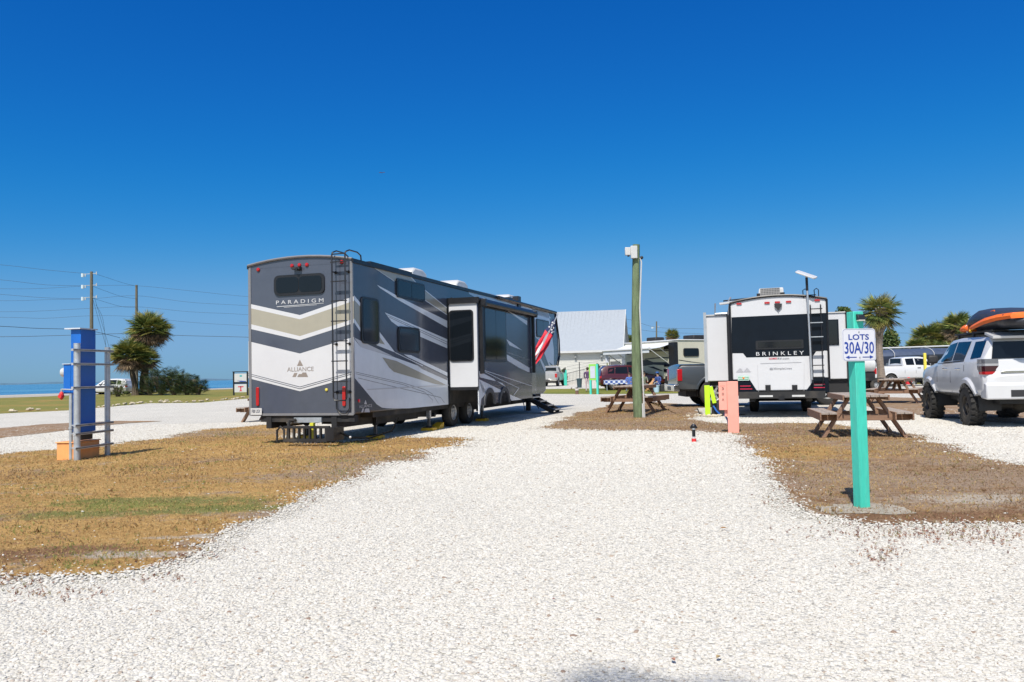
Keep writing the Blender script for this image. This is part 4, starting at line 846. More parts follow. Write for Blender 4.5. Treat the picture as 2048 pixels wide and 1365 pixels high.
def sidepanel(name,parent,sx,pts,m,side,off=.006,th=.0):
    b=MB(); b.keep=False; ps=[]
    for i in range(len(pts)):
        a,c=pts[i],pts[(i+1)%len(pts)]
        for k in range(3): t=k/3; ps.append((a[0]+(c[0]-a[0])*t,a[1]+(c[1]-a[1])*t))
    cy=sum(p[0] for p in ps)/len(ps); cz=sum(p[1] for p in ps)/len(ps)
    out=[(side*(sx(y,z)+off),y,z) for y,z in ps]; inn=[(side*(sx(y,z)-.02),y,z) for y,z in ps]; ce=(side*(sx(cy,cz)+off),cy,cz); n=len(ps)
    b.add(out+inn+[ce],[(i,(i+1)%n,2*n) for i in range(n)]+[(i,i+n,(i+1)%n+n,(i+1)%n) for i in range(n)],m,True); return b.build(name,parent)
def well(parent,y,R,W_,mat=None):
    for s in (-1,1):
        b=MB(); vs=[];n=14
        for x in (s*(W_-.05),s*(W_-.50)):
            for i in range(n+1): t=rad(-10+200*i/n); vs.append((x,y+R*1.17*math.cos(t),R+R*1.17*math.sin(t)))
        b.add(vs,[(i,i+1,n+2+i,n+1+i) for i in range(n)],BLKP); b.add(vs[n+1:],[tuple(range(n+1))],BLKP); b.build('wheel_well',parent)
def flare(parent,y,R,sx,side,mat,wd=.10,out=.035,a0=-5,a1=185):
    b=MB(); vs=[]; n=18; k=4
    for i in range(n+1):
        t=rad(a0+(a1-a0)*i/n)
        for rr_,ox in ((R*1.19,-.03),(R*1.19,out),(R*1.19+wd*.6,out),(R*1.19+wd,.0)):
            yy,zz=y+rr_*math.cos(t),R+rr_*math.sin(t); vs.append((side*(sx(yy,max(zz,.7))+ox),yy,zz))
    b.add(vs,[(i*k+j,i*k+j+1,(i+1)*k+j+1,(i+1)*k+j) for i in range(n) for j in range(k-1)],mat,True); b.build('wheel_flare',parent)
PW=M('white_car_paint',(.60,.60,.605),.22,var=.02,coat=.6); 
# ---- the lifted white off-roader
pw=G(1939,851); AZ3=11.0; f3=Fr((0,0),AZ3); o3=pw+f3.r*.93-f3.f*1.02; F3=Fr((o3.x,o3.y),AZ3)
r=root('off_road_car',F3.o,AZ3,'lifted white off-road car with knobbly black tyres and a loaded roof rack','car'); CAR=r; TR=.43
st=[(0,.80,.74,1.05,1.09,.70),(.03,.88,.66,1.10,1.14,.80),(.10,.93,.63,1.36,1.42,.80),(.17,.94,.62,1.42,1.80,.71),(.30,.95,.62,1.42,1.94,.70),(.9,.955,.62,1.42,1.97,.71),(1.9,.955,.62,1.40,1.985,.72),(2.6,.955,.62,1.38,1.95,.71),(2.85,.955,.62,1.37,1.90,.70),(3.2,.95,.62,1.36,1.66,.73),(3.55,.945,.62,1.34,1.42,.78),(4.1,.935,.62,1.30,1.38,.78),(4.5,.90,.64,1.22,1.32,.74),(4.70,.84,.68,1.10,1.18,.66),(4.76,.76,.76,1.0,1.05,.6)]
body,sx=carbody('body',r,st,PW,(1.02,3.81),TR)
for y in (1.02,3.81): well(r,y,TR,.94)
for s in (-1,1):
    wheel(r,s*.86,1.02,TR,.31,s,DRIM,.56,knobs=22,spokes=8,hubm=DRIM); wheel(r,s*.86,3.81,TR,.31,s,DRIM,.56,knobs=22,spokes=8,hubm=DRIM)
    for y in (1.02,3.81): flare(r,y,TR,sx,s,PW,.13,.045,27,153)
    sidepanel('quarter_window',r,sx,[(.32,1.50),(.90,1.47),(.95,1.85),(.38,1.86)],GLS,s)
    sidepanel('rear_door_window',r,sx,[(1.30,1.46),(2.08,1.45),(2.06,1.88),(1.22,1.87)],GLS,s)
    sidepanel('front_door_window',r,sx,[(2.14,1.45),(3.12,1.42),(3.02,1.60),(2.72,1.83),(2.12,1.88)],GLS,s)
    sidepanel('belt_moulding',r,sx,[(1.28,1.425),(3.2,1.38),(3.2,1.405),(1.28,1.45)],BLKP,s,.009)
    for yy in (1.18,2.10,3.10): sidepanel('door_gap',r,sx,[(yy,.72 if yy>1.5 else 1.2),(yy+.012,.72 if yy>1.5 else 1.2),(yy+.012,1.40),(yy,1.40)],BLK,s,.004)
    b=MB(); 
    b.box(min(s*.93,s*1.17),max(s*.93,s*1.17),3.0,3.13,1.39,1.60,BLKP); b.build('side_mirror',r,bev=.05)
    for yy in (1.42,2.32): b=MB(); x=sx(yy,1.25); b.tube([(s*x,yy,1.25),(s*(x+.045),yy+.04,1.26),(s*(x+.045),yy+.18,1.26),(s*x,yy+.22,1.25)],.018,CHR); b.build('door_handle',r)
    sidepanel('rocker_guard',r,sx,[(1.55,.625),(3.28,.625),(3.28,.70),(1.55,.70)],BLKP,s,.012)
    # tail lamp wraps the corner
    b=MB(); x=sx(.12,1.25); TLC=M('smoked_lamp_clear',(.14,.145,.16),.12,coat=.8); TLR=M('smoked_lamp_red',(.045,.008,.010),.12,coat=.8)
    for (z0,z1,mm,o_) in ((1.36,1.46,TLC,.0),(1.31,1.36,M('smoked_lamp_white',(.36,.36,.37),.1,coat=.8),.004),(1.19,1.31,TLR,0),(1.13,1.19,RED,.003)):
        b.prism([(s*(x-.30),.06+o_*-1),(s*(x-.02),.01-o_),(s*(x+.025),.10),(s*(x+.02),.36),(s*(x-.1),.36),(s*(x-.2),.2)] if s>0 else [(s*(x-.30),.06-o_),(s*(x-.02),.01-o_),(s*(x+.025),.10),(s*(x+.02),.36),(s*(x-.1),.36),(s*(x-.2),.2)],'z',z0,z1,mm)
    b.build('tail_lamp',r,bev=.004)
def quad3(name,pts,m,th=.012,parent=r,n_=(0,-1,0)):
    b=MB(); nn=Vector(n_)*th; k=len(pts); vs=[Vector(p) for p in pts]+[Vector(p)+nn for p in pts]
    b.add(vs,[tuple(range(k)),tuple(range(2*k-1,k-1,-1))]+[(i,i+k,(i+1)%k+k,(i+1)%k) for i in range(k)],m); return b.build(name,parent,bev=.004)
quad3('rear_window',[(-.74,.105,1.46),(.74,.105,1.46),(.68,.165,1.82),(-.68,.165,1.82)],GLS,.02,r,(0,-.93,.35))
quad3('tailgate_panel',[(-.66,.03,.98),(.66,.03,.98),(.70,.095,1.42),(-.70,.095,1.42)],PW,.018,r,(0,-.98,.15))
b=MB(); b.box(-.60,.60,.0,.03,1.16,1.20,CHR); b.build('tailgate_trim',r,bev=.005)
quad3('rear_spoiler',[(-.72,.04,1.885),(.72,.04,1.885),(.74,.45,1.985),(-.74,.45,1.985)],PW,.055,r,(0,-.3,.95))
b=MB(); b.prism([(-.05,.60),(-.06,.92),(.0,.96),(.3,.96),(.3,.62)],'x',-.92,.92,PW); b.build('rear_bumper',r,bev=.03)
b=MB(); b.box(-.45,.45,-.062,-.04,.66,.80,BLKP); b.box(-.86,-.80,.0,.0,.7,.7,BLKP) if False else None; b.build('bumper_insert',r)
b=MB(); b.cyl((-.85,1.02,TR),(.85,1.02,TR),.07,CHAS); b.ball((.1,1.02,TR),.17,CHAS); b.cyl((-.85,3.81,TR),(.85,3.81,TR),.05,CHAS); b.box(-.6,.6,.15,4.4,.50,.66,CHAS); b.cyl((.5,-.02,.55),(.5,1.0,.55),.04,CHAS); b.cyl((-.62,1.02,.5),(-.62,1.3,.9),.06,RED); b.build('axle_and_frame',r)
quad3('windscreen',[(-.70,3.52,1.44),(.70,3.52,1.44),(.62,2.92,1.88),(-.62,2.92,1.88)],GLS,.012,r,(0,.6,.8))
# roof rack: part of the car; the load on it a thing of its own
b=MB(); RK=M('rack_black',(.02,.02,.02),.5)
for s in (-1,1): b.box(s*.60-.02,s*.60+.02,.35,2.75,2.05,2.09,RK)
for k in range(6): b.box(-.6,.6,.5+k*.43-.02,.5+k*.43+.02,2.05,2.075,RK)
for s in (-1,1):
    for yy in (.5,1.5,2.5): b.box(s*.6-.02,s*.6+.02,yy-.04,yy+.04,1.97,2.06,RK)
b.box(-.55,.55,2.72,2.76,2.0,2.09,RK); b.build('roof_rack',r)
# load
ld=root('roof_load',F3.wo((0,0,2.09)),AZ3,'black bag with wide orange bands strapped on the roof of the off-road car','roof bag')
def bag(name,mat,secs,parent,n=14,seed=0):
    b=MB(); vs=[]
    for (y,cx,cz,rx,rz) in secs:
        for i in range(n):
            t=2*math.pi*i/n; c,s=math.cos(t),math.sin(t); k=1+.22*noise.noise(Vector((c*2.2+seed,s*2.2,y*3.1)))
            vs.append((cx+rx*k*abs(c)**.8*(1 if c>0 else -1),y,cz+rz*k*abs(s)**.8*(1 if s>0 else -1)))
    fs=[(i*n+j,i*n+(j+1)%n,(i+1)*n+(j+1)%n,(i+1)*n+j) for i in range(len(secs)-1) for j in range(n)]+[tuple(range(n)),tuple(range(len(secs)*n-1,(len(secs)-1)*n-1,-1))]
    b.add(vs,fs,mat,True); return b.build(name,parent,ang=60)
BAG=M('black_tarpaulin',(.035,.037,.045),.45,var=.3,bump=.5,bscale=9); OB=M('orange_fabric',(.85,.16,.02),.55,var=.15,bump=.3,bscale=12)
bag('bag',BAG,[(-.48,.1,.12,.45,.10),(-.2,.08,.18,.64,.18),(.3,.05,.20,.68,.20),(.9,.0,.24,.68,.23),(1.5,-.02,.26,.62,.25),(1.9,-.05,.22,.55,.20),(2.25,-.08,.14,.45,.12),(2.5,-.1,.08,.3,.06)],ld)
def tarp(name,pts,m,wd): 
    b=MB(); vs=[]
    for (x,y,z,h) in pts: vs+=[(x,y,z),(x-.015,y,z+h*.5),(x+.03,y,z+h)]
    b.add(vs,[(i*3+j,i*3+j+1,(i+1)*3+j+1,(i+1)*3+j) for i in range(len(pts)-1) for j in range(2)],m,True); return b.build(name,ld)
tarp('orange_band',[(.6,-.50,.19,.11),(-.1,-.52,.20,.12),(-.52,-.42,.19,.12),(-.66,0,.17,.13),(-.73,.5,.12,.14),(-.74,1.0,.06,.13),(-.70,1.45,.03,.11),(-.62,1.8,.03,.08)],OB,.1)
bag('orange_bundle',OB,[(1.75,-.5,.05,.05,.04),(1.9,-.52,.10,.13,.08),(2.15,-.5,.11,.16,.09),(2.4,-.45,.08,.16,.07),(2.6,-.42,.06,.1,.04)],ld,10,5)
b=MB(); b.tube([(-.60,1.9,.0),(-.62,1.95,.14),(-.5,2.0,.25)],.02,WHITE2); b.tube([(-.66,.9,.2),(-.6,1.0,.33),(-.45,1.05,.40),(-.4,.8,.43)],.018,OB); b.tube([(-.72,1.35,.0),(-.70,1.40,.05),(-.6,1.45,.08)],.03,YEL); b.build('strap',ld)
# ---- a plain car or pickup for the distance
def truck(name,label,cat,loc,az,paint,scale=1.0,bed=True,topper=False,hero=False,R=.41,knob=0):
    r=root(name,loc,az,label,cat); r.scale=(scale,)*3
    if bed: st=[(0,.90,.62,1.18,1.22,.86),(.04,.97,.55,1.30,1.34,.93),(.15,.99,.52,1.34,1.38,.93),(2.0,.99,.52,1.33,1.37,.93),(2.06,.99,.52,1.33,1.40,.80),(2.10,.99,.52,1.33,1.86,.72),(2.3,.99,.52,1.33,1.93,.72),(3.4,.99,.52,1.33,1.95,.73),(3.75,.99,.52,1.32,1.88,.72),(4.4,.99,.52,1.30,1.38,.84),(5.3,.98,.52,1.27,1.36,.84),(5.75,.94,.55,1.2,1.30,.8),(5.85,.86,.62,1.1,1.15,.75)]; wl=(1.15,4.75)
    else: st=[(0,.80,.5,.9,.95,.7),(.05,.90,.36,1.0,1.05,.8),(.15,.93,.33,1.1,1.45,.72),(.4,.94,.32,1.1,1.66,.66),(1.2,.94,.32,1.08,1.72,.66),(2.2,.94,.32,1.05,1.70,.66),(2.7,.94,.32,1.03,1.55,.66),(3.35,.93,.32,1.0,1.08,.76),(4.2,.90,.34,.92,1.0,.74),(4.55,.82,.40,.78,.84,.66),(4.62,.74,.48,.7,.74,.6)]; wl=(.95,3.75)
    body,sx=carbody('body',r,st,paint,wl,R)
    for y in wl: well(r,y,R,st[4][1]-.02)
    wx_=st[4][1]-.12
    for s in (-1,1):
        for y in wl: wheel(r,s*wx_,y,R,.27,s,RIM if not knob else DRIM,.6,spokes=6); flare(r,y,R,sx,s,paint,.07,.02,14,166)
        if bed:
            sidepanel('rear_door_window',r,sx,[(2.28,1.40),(2.85,1.40),(2.85,1.84),(2.28,1.82)],GLS,s); sidepanel('front_door_window',r,sx,[(2.95,1.40),(4.05,1.36),(3.9,1.52),(3.62,1.80),(2.95,1.84)],GLS,s)
            b=MB(); b.box(min(s*.78,s*1.003),max(s*.78,s*1.003),-.01,.14,.86,1.24,RED); b.build('tail_lamp',r,bev=.01)
            for yy in (2.12,2.90,4.1): sidepanel('door_gap',r,sx,[(yy,.6),(yy+.02,.6),(yy+.02,1.32),(yy,1.32)],BLK,s,.004)
            b=MB(); x=sx(3.1,1.2); b.box(min(s*x,s*(x+.03)),max(s*x,s*(x+.03)),3.02,3.24,1.19,1.23,BLKP); b.build('door_handle',r)
            b=MB(); b.box(min(s*1.0,s*1.22),max(s*1.0,s*1.22),3.95,4.08,1.36,1.62,BLKP); b.build('side_mirror',r,bev=.02)
        else:
            sidepanel('side_window',r,sx,[(.55,1.14),(1.0,1.14),(1.05,1.56),(.62,1.50)],GLS,s); sidepanel('side_window',r,sx,[(1.08,1.13),(1.95,1.11),(1.93,1.58),(1.1,1.58)],GLS,s); sidepanel('side_window',r,sx,[(2.0,1.11),(2.95,1.08),(2.55,1.46),(2.0,1.58)],GLS,s)
            b=MB(); b.box(min(s*.60,s*.91),max(s*.60,s*.91),-.005,.16,.82,.98,RED); b.build('tail_lamp',r,bev=.01)
            b=MB(); b.box(min(s*.92,s*1.1),max(s*.92,s*1.1),2.72,2.84,1.05,1.18,BLKP); b.build('side_mirror',r,bev=.02)
    if bed:
        b=MB(); b.box(-.86,.86,.12,2.0,1.36,1.385,BLK); b.build('bed_cover',r); b=MB(); b.box(-.93,.93,-.12,.06,.52,.74,CHR); b.box(-.3,.3,-.13,-.1,.55,.68,BLK); b.build('rear_bumper',r,bev=.02); quad3('rear_glass',[(-.62,2.085,1.42),(.62,2.085,1.42),(.60,2.10,1.84),(-.60,2.10,1.84)],GLS,.02,r)
        quad3('windscreen',[(-.72,4.40,1.40),(.72,4.40,1.40),(.66,3.82,1.85),(-.66,3.82,1.85)],GLS,.012,r,(0,.6,.8))
    else:
        quad3('rear_glass',[(-.62,.10,1.10),(.62,.10,1.10),(.56,.30,1.58),(-.56,.30,1.58)],GLS,.02,r,(0,-.9,.4)); quad3('windscreen',[(-.68,3.33,1.09),(.68,3.33,1.09),(.6,2.74,1.52),(-.6,2.74,1.52)],GLS,.012,r,(0,.6,.8))
    b=MB(); b.box(-.7,.7,.3,st[-1][0]-.4,.34 if bed else .26,.56 if bed else .36,CHAS); b.build('underbody',r)
    return r
GP=M('dark_grey_car_paint',(.055,.065,.075),.22,coat=.5,var=.04); MP=M('maroon_car_paint',(.060,.006,.011),.2,coat=.5,var=.04)
# grey pickup beyond the white camper, nose to the right
o4=G_at(1348,30.0); t4=truck('pickup_truck','dark grey pickup truck with a tall red tail lamp left of the white camper','pickup truck',(o4.x,o4.y,0),91,GP,1.13,R=.45)
F4=Fr(o4,91); t4.location=F4.wo((-1.0,.15,0))
o5=G_at(1196,62); truck('parked_car','maroon parked car behind the green-framed board','car',(o5.x,o5.y,0),86,MP,1.08,bed=False,R=.36)
o6=G_at(1100,84); truck('pickup_truck','silver pickup truck at the far building, tail towards the viewer','pickup truck',(o6.x-.3,o6.y,0),12,M('silver_car_paint',(.30,.30,.29),.3,coat=.4),1.05)
o7=G_at(1752,55); truck('pickup_truck','white pickup truck side-on behind the single palm on the right','pickup truck',(o7.x-.6,o7.y,0),83,PW,1.0)
o8=G_at(262,96); truck('parked_car','white car parked by the shore behind the palmettos','car',(o8.x,o8.y,-.15),-84,PW,1.12,bed=False,R=.37)
# ================================================================== posts, pedestals, small fittings
WOOD=M('weathered_wood',(.26,.155,.10),.85,var=.35,scale=3,stretch=(1,14,14),bump=.4); WOODG=M('greyed_wood_top',(.34,.285,.24),.9,var=.3,scale=3,stretch=(14,1,14),bump=.4)
TEAL=M('teal_paint',(.055,.56,.42),.5,var=.09,scale=5,stretch=(9,9,1),bump=.35,bscale=12,dirt=.18); CORAL=M('coral_paint',(.86,.36,.28),.45,var=.05,dirt=.10); LIME=M('lime_paint',(.50,.80,.02),.45,var=.06)
BLUE=M('cobalt_box_paint',(.004,.125,.50),.42,var=.10,dirt=.05); ORP=M('pale_orange_paint',(.82,.36,.12),.6,var=.12,dirt=.25); NAVY=M('sign_navy_ink',(.015,.05,.30),.5)
# teal post with the lots sign and a lamp
p=G(1724,1017); tr=root('lot_post',(p.x,p.y,0),-14,'teal square post carrying a white lots sign and a small black lamp','sign post')
b=MB(); b.box(-.054,.054,-.054,.054,-.05,1.880,TEAL); b.build('post',tr,bev=.006)
tr.rotation_euler[1]=0
sgn=root('x',(0,0,0),0,'x','x'); bpy.data.objects.remove(sgn)
sl0=Vector((0,0,0)); AS=rad(-14)      # the plate faces the drive squarely: counter-turn it on the post
b=MB(); b.prism(rrect(-.182,.182,1.405,1.715,.030),'y',-.004,.0,M('sign_white',(.66,.66,.70),.35,var=.02,dirt=.06)); 
o_=rrect(-.175,.175,1.412,1.708,.026); i_=rrect(-.172,.172,1.415,1.705,.024); n_=len(o_)
b.add([(x,-.0052,z) for x,z in o_]+[(x,-.0052,z) for x,z in i_],[(i,(i+1)%n_,n_+(i+1)%n_,n_+i) for i in range(n_)],M('faint_navy_rim',(.25,.27,.42),.5))
b.text('LOTS',(-.115,-.006,1.607),(1,0,0),(0,0,1),.225,.054,NAVY,.018); b.text('30A/30',(-.162,-.006,1.475),(1,0,0),(0,0,1),.324,.114,NAVY,.014)
for s in (-1,1): b.poly([(s*x*1.14,-.006,z) for x,z in ((.135,1.442),(.098,1.459),(.098,1.446),(.028,1.446),(.028,1.438),(.098,1.438),(.098,1.425))],NAVY)
for z in (1.685,1.442): b.lathe([(.007,0),(.007,-.006),(.001,-.008)],(0,-.004,z),GAL,'y',10)
b.build('lots_sign',tr,loc=(-.012,-.060,0),rot=(0,0,0))
b=MB(); b.prism([(-.054,1.855),(-.085,1.84),(-.10,1.80),(-.054,1.80)],'x',-.030,.045,M('lamp_black',(.02,.02,.022),.4)); b.box(-.027,.042,-.097,-.056,1.785,1.799,M('frosted_lamp_glass',(.6,.58,.5),.3)); b.build('post_lamp',tr,bev=.004)
# coral post with its box, number and short cabinet
p=G(1466,866); cr_=root('site_post',(p.x,p.y,0),14,'coral pink post with a meter box lettered downward','utility post')
b=MB(); b.box(-.10,.13,-.10,.12,-.05,1.095,CORAL); b.build('post',cr_,bev=.006); b=MB(); b.box(-.27,-.102,-.12,.02,.49,1.09,CORAL); b.box(-.16,-.1,-.06,.06,.35,.49,CORAL); bx=b.build('meter_box',cr_,bev=.006)
b=MB()
for i,s_ in enumerate('30A'): b.text(s_,(-.205,-.124,.915-i*.115),(1,0,0),(0,0,1),.04,.06,M('black_ink',(.02,.02,.02),.5),0.0)
b.box(-.25,-.13,-.122,-.12,1.00,1.004,BLK); b.build('post_number',bx)
b=MB(); b.tube([(-.12,.06,.46),(-.16,.10,.38),(-.10,.16,.26),(-.06,.2,.02)],.022,M('blue_hose',(.02,.12,.45),.5)); tag(b.build('blue_hose',None,loc=(p.x,p.y,0),rot=(0,0,-rad(14))),'short bright blue hose sagging behind the coral pink post','hose')
# lime post with black pedestal, blue hose and black power cord
p=G(1416,833); lm=root('site_post',(p.x,p.y,0),16,'bright lime green post at the white camper with an arm leaning off it','utility post')
b=MB(); b.box(-.075,.075,-.075,.075,-.05,.90,LIME); b.build('post',lm,bev=.006); b=MB(); b.beam((.10,.0,.86),(.20,.0,.38),.11,.08,LIME,(0,1,0)); b.build('post_arm',lm,bev=.004)
b=MB(); b.prism([(.10,0),(.50,0),(.50,.30),(.30,.38),(.10,.36)],'y',.05,.35,BLKP); b.tube([(.16,0,.3),(.24,-.03,.16),(.33,0,.06)],.03,M('blue_hose',(.02,.12,.45),.5)); tag(b.build('waste_pedestal',None,loc=(p.x,p.y,0),rot=(0,0,-rad(16)),bev=.01),'squat black pedestal on the gravel right of the lime post','pedestal')
b=MB(); b.tube([(-.05,-.1,.02),(-.25,.0,.10),(-.28,.1,.22),(-.2,.2,.06),(.1,-.15,.025),(.6,-.12,.025),(1.1,.05,.025)],.018,BLKP); tag(b.build('power_cord',None,loc=(p.x,p.y,0)),'black power cord looping on the ground round the lime post','hose')  # power cord lying in a loop round the post
b=MB()
for k in range(26):
    a=random.random()*6.28; rr_=random.random()**.5; x,y=-.15+rr_*.55*math.cos(a),-.25+rr_*.5*math.sin(a); b.ball((x,y,.03),.035+.03*random.random(),rockm,(1.2,.8,.7),6)
tag(b.build('loose_stones',None,loc=(p.x,p.y,0)),kind='stuff')
# black and red water tap
p=G(1388,884); b=MB(); b.cyl((0,0,0),(0,0,.06),.045,M('tap_red',(.65,.03,.03),.5),n=12); b.cyl((0,0,.05),(0,0,.10),.028,WHITE2); b.cyl((0,0,.10),(0,0,.23),.032,BLK); b.cyl((0,0,.23),(0,0,.26),.035,GAL); b.ball((0,0,.29),.055,BLK,(1,1,.8)); b.box(-.065,.065,-.02,.02,.25,.29,BLK); b.box(-.012,.012,-.012,.012,.32,.34,WHITE2)
tag(b.build('water_tap',None,loc=(p.x,p.y,0)),'little black and white ground tap with a red foot in the gravel','tap')
# blue service pedestal on galvanised pipes
p0=G(154,922); p1=G(215,912); dv=(p1-p0); az=math.degrees(math.atan2(dv.x,dv.y)); FS=Fr(p0,az-90); Lp=dv.length
sv=root('electric_pedestal',(p0.x,p0.y,0),az-90,'tall cobalt blue electric cabinet on galvanised pipes over a pale orange block','electric cabinet')
hz=lambda y,q: (748.7-.0208*(q-1024)-y)
D_=p0.y; ht=lambda y,x,D=None: H+(hz(y,x))*(D or D_)/FP
for (x,y,r_,h_) in ((0,0,.055,ht(689,154)),(Lp,0,.05,ht(697,215,p1.y)),(.02,.13,.03,ht(788,142))):
    b=MB(); b.cyl((x,y,-.05),(x,y,h_),r_,GAL,n=16); b.cyl((x,y,h_-.0),(x,y,h_+.015),r_*1.03,GAL,n=16) if y==0 else b.cyl((x,y,.55),(x,y,.58),r_*1.3,GAL); b.build('pipe',sv)
for yy in (702,730,777,852,869,897):
    z0_,z1_=ht(yy-2,154),ht(yy+2,215,p1.y) if yy<800 else ht(yy-(0 if yy>890 else 4)-4,215,p1.y)
    b=MB(); z=(ht(yy-1,154)); dy=-.0
    b.box(-.22 if yy<840 else -.16,Lp+.06,-.085,-.045,z-.020,z+.020,GAL); b.box(-.22 if yy<840 else -.16,Lp+.06,-.090,-.085,z-.006,z+.006,M('strut_slot_dark',(.12,.12,.12),.6))
    for x in (0,Lp): b.tube([(x-.07,-.07,z),(x-.06,.05,z),(x,.075,z),(x+.06,.05,z),(x+.07,-.07,z)],.012,GAL)
    b.build('strut_rail',sv)
b=MB(); zt_,zb_=ht(658,165),ht(868,165); gx=M('zinc_cap',(.55,.60,.66),.5)
b.box(.10,.52,.0,.19,zb_+.02,zt_,BLUE); bb=b.build('cabinet',sv,bev=.008); b=MB(); b.box(.04,.54,-.03,.27,zt_+.001,zt_+.022,gx); b.build('cabinet_cap',bb)
b=MB(); b.box(.16,.46,.02,.16,zb_-.12,zb_+.02,CHAS); b.build('cabinet_base',sv)
b=MB(); zA,zB=ht(729,138),ht(788,138); b.box(.10,.34,.192,.33,zB,zA,BLUE); b.box(.08,.35,.192,.35,zA,zA+.012,gx); mb=b.build('meter_box',sv,bev=.006)
b=MB(); b.lathe([(.095,0),(.095,.05),(.08,.10),(.04,.13),(.001,.135)],(.22,.33,ht(745,127)),M('meter_dome',(.55,.56,.55),.15,coat=.8),'y',18); b.build('meter',mb)
b=MB(); zc=ht(792,122); b.cyl((0,-.22,.10),(0,0,.11),.012,GAL); b.ball((0,0,0),.05,M('tap_red',(.65,.03,.03),.5),(.8,.8,1.5)); b.cyl((-.05,0,-.01),(.03,0,-.01),.035,M('tap_red',(.65,.03,.03),.5)); b.cyl((0,0,.05),(0,0,.12),.015,GAL); b.build('red_valve',sv,loc=(.05,.33,zc))
b=MB(); b.box(.02,.66,.02,.40,-.02,ht(887,130),ORP); b.box(.00,.68,.0,.42,ht(887,130),ht(887,130)+.02,ORP); tag(b.build('concrete_block',None,loc=(p0.x,p0.y,0),rot=(0,0,-rad(az-90)),bev=.01),'pale orange painted block on the lawn at the foot of the blue cabinet','block')
# green weathered timber pole with white box and conduit
p=G(1277,836); tp=root('timber_pole',(p.x,p.y,0),0,'mossy green timber pole with a white box and conduit near its top','pole')
MOSS=M('mossy_timber',(.15,.20,.105),.9,var=.45,scale=1.6,stretch=(7,7,1),bump=.6,bscale=14)
Dp=p.y; top=W(1271,490,Dp)-p; h=lambda y,x:H+(hz(y,x))*Dp/FP
b=MB(); b.tube([(0,0,-.1),(-.02,0,1.2),(-.01,0,2.6),(top.x*.6,0,3.9),(top.x+.02,0,h(489,1271))],[.145,.14,.125,.115,.105],MOSS,12); b.build('pole_shaft',tp)
b=MB(); x0=top.x; zb=h(518,1270); zt_=h(493,1270); b.box(x0-.17,x0+.02,-.20,-.09,zb,zt_,WHITE2); b.box(x0-.33,x0-.17,-.16,-.06,zb+.10,zb+.33,WHITE2); b.box(x0-.26,x0-.20,-.15,-.08,zb+.06,zb+.10,BLKP); b.build('junction_box',tp,bev=.01)
b=MB(); b.tube([(x0+.10,-.13,zb+.02),(x0+.14,-.12,zb-.1),(.10,-.14,3.2),(.13,-.15,1.2),(.155,-.15,.0)],.022,WHITE2); b.ball((x0+.15,-.13,zb+.02),.05,BLKP); b.cyl((.11,-.17,0),(.11,-.17,.42),.03,WHITE2); b.build('conduit',tp)
# ------------------------------------------------------------------ picnic tables
def picnic_table():
    r=root('picnic_table',(0,0,0),0,'x','picnic table','brown timber picnic tables')
    Lh=.92
    b=MB(); 
    for k in range(5): b.box(-.355+k*.145,-.355+k*.145+.135,-Lh,Lh,.735,.775,WOODG)
    b.box(-.36,.365,-.62,-.58,.69,.733,WOOD); b.box(-.36,.365,.58,.62,.69,.733,WOOD); b.box(-.385,-.36,-Lh,Lh,.68,.775,WOOD); b.box(.366,.391,-Lh,Lh,.68,.775,WOOD); b.build('table_top',r,bev=.004)
    for s in (-1,1):
        b=MB()
        for k in range(2): b.box(s*.62+k*.135-.13,s*.62+k*.135-.005,-Lh,Lh,.435,.47,WOODG)
        b.box(s*.62-.155,s*.62-.13,-Lh,Lh,.33,.47,WOOD); b.box(s*.62+.13,s*.62+.155,-Lh,Lh,.33,.47,WOOD); b.build('bench_seat',r,bev=.004)
    for yy in (-.60,.60):
        for s in (-1,1):
            b=MB(); b.beam((s*.24,yy+.03*s,.73),(s*.70,yy+.03*s,.0),.055,.17,WOOD,(0,1,0)); b.build('leg',r,bev=.004)
        b=MB(); b.box(-.76,.76,yy-.09,yy-.045,.315,.43,WOOD); b.build('cross_beam',r,bev=.004); 
        b=MB(); b.beam((0,yy-.03,.40),(0,yy*.25,.71),.04,.09,WOOD,(1,0,0)); b.build('brace',r)
    return r
t0=picnic_table()
def place(px,py,az,lab,first=False,sc=1.0):
    p=G(px,py); o=t0 if first else dup(t0,(0,0,0),0); o.location=(p.x,p.y,0); o.rotation_euler=(0,0,-rad(az)); o['label']=lab; o.scale=(sc,sc,sc*1.0); return o
place(1716,871,13,'brown picnic table straddled by the teal post in front of the white camper',True,1.06)
place(1272,824,24,'brown picnic table behind the mossy timber pole',sc=1.15)
place(1795,806,35,'brown picnic table in front of the palm, partly behind the white off-road car',sc=1.15)
place(545,842,10,'brown picnic table glimpsed under the rear of the charcoal camper')
# ------------------------------------------------------------------ cream camper with awning
CRM=M('cream_gelcoat',(.60,.57,.46),.35,var=.04,dirt=.1); CRG=M('brown_grey_stripe',(.20,.18,.15),.4); NB=M('navy_stripe',(.03,.05,.10),.35); BSW=M('black_swoosh',(.03,.03,.035),.35)
K8=lambda u,v:(1220+u/8.03,670+v/8.03)
Dn=60.0; o=W(1356,720,Dn); F5=Fr((o.x,o.y),-31); r=root('fifth_wheel_trailer',F5.o,-31,'cream camper trailer with an opened white awning beyond the timber pole','camper trailer')
def s5(u,v,x=0.0): return F5.X(*K8(u,v),x)
def b5(u,v,y=0.0): return F5.Y(*K8(u,v),y)
Ls=s5(240,400).y; z1=s5(600,120).z; zr=b5(1300,95).z; w5=b5(1540,200).x+.5; zb=s5(600,760).z
b=MB(); b.box(0,w5,0,Ls,.75,zr,CRM); b.box(-.05,w5+.05,-.06,Ls+.05,zr+.001,zr+.10,WHITE2); b.build('body',r,bev=.04)
b=MB(); b.keep=True
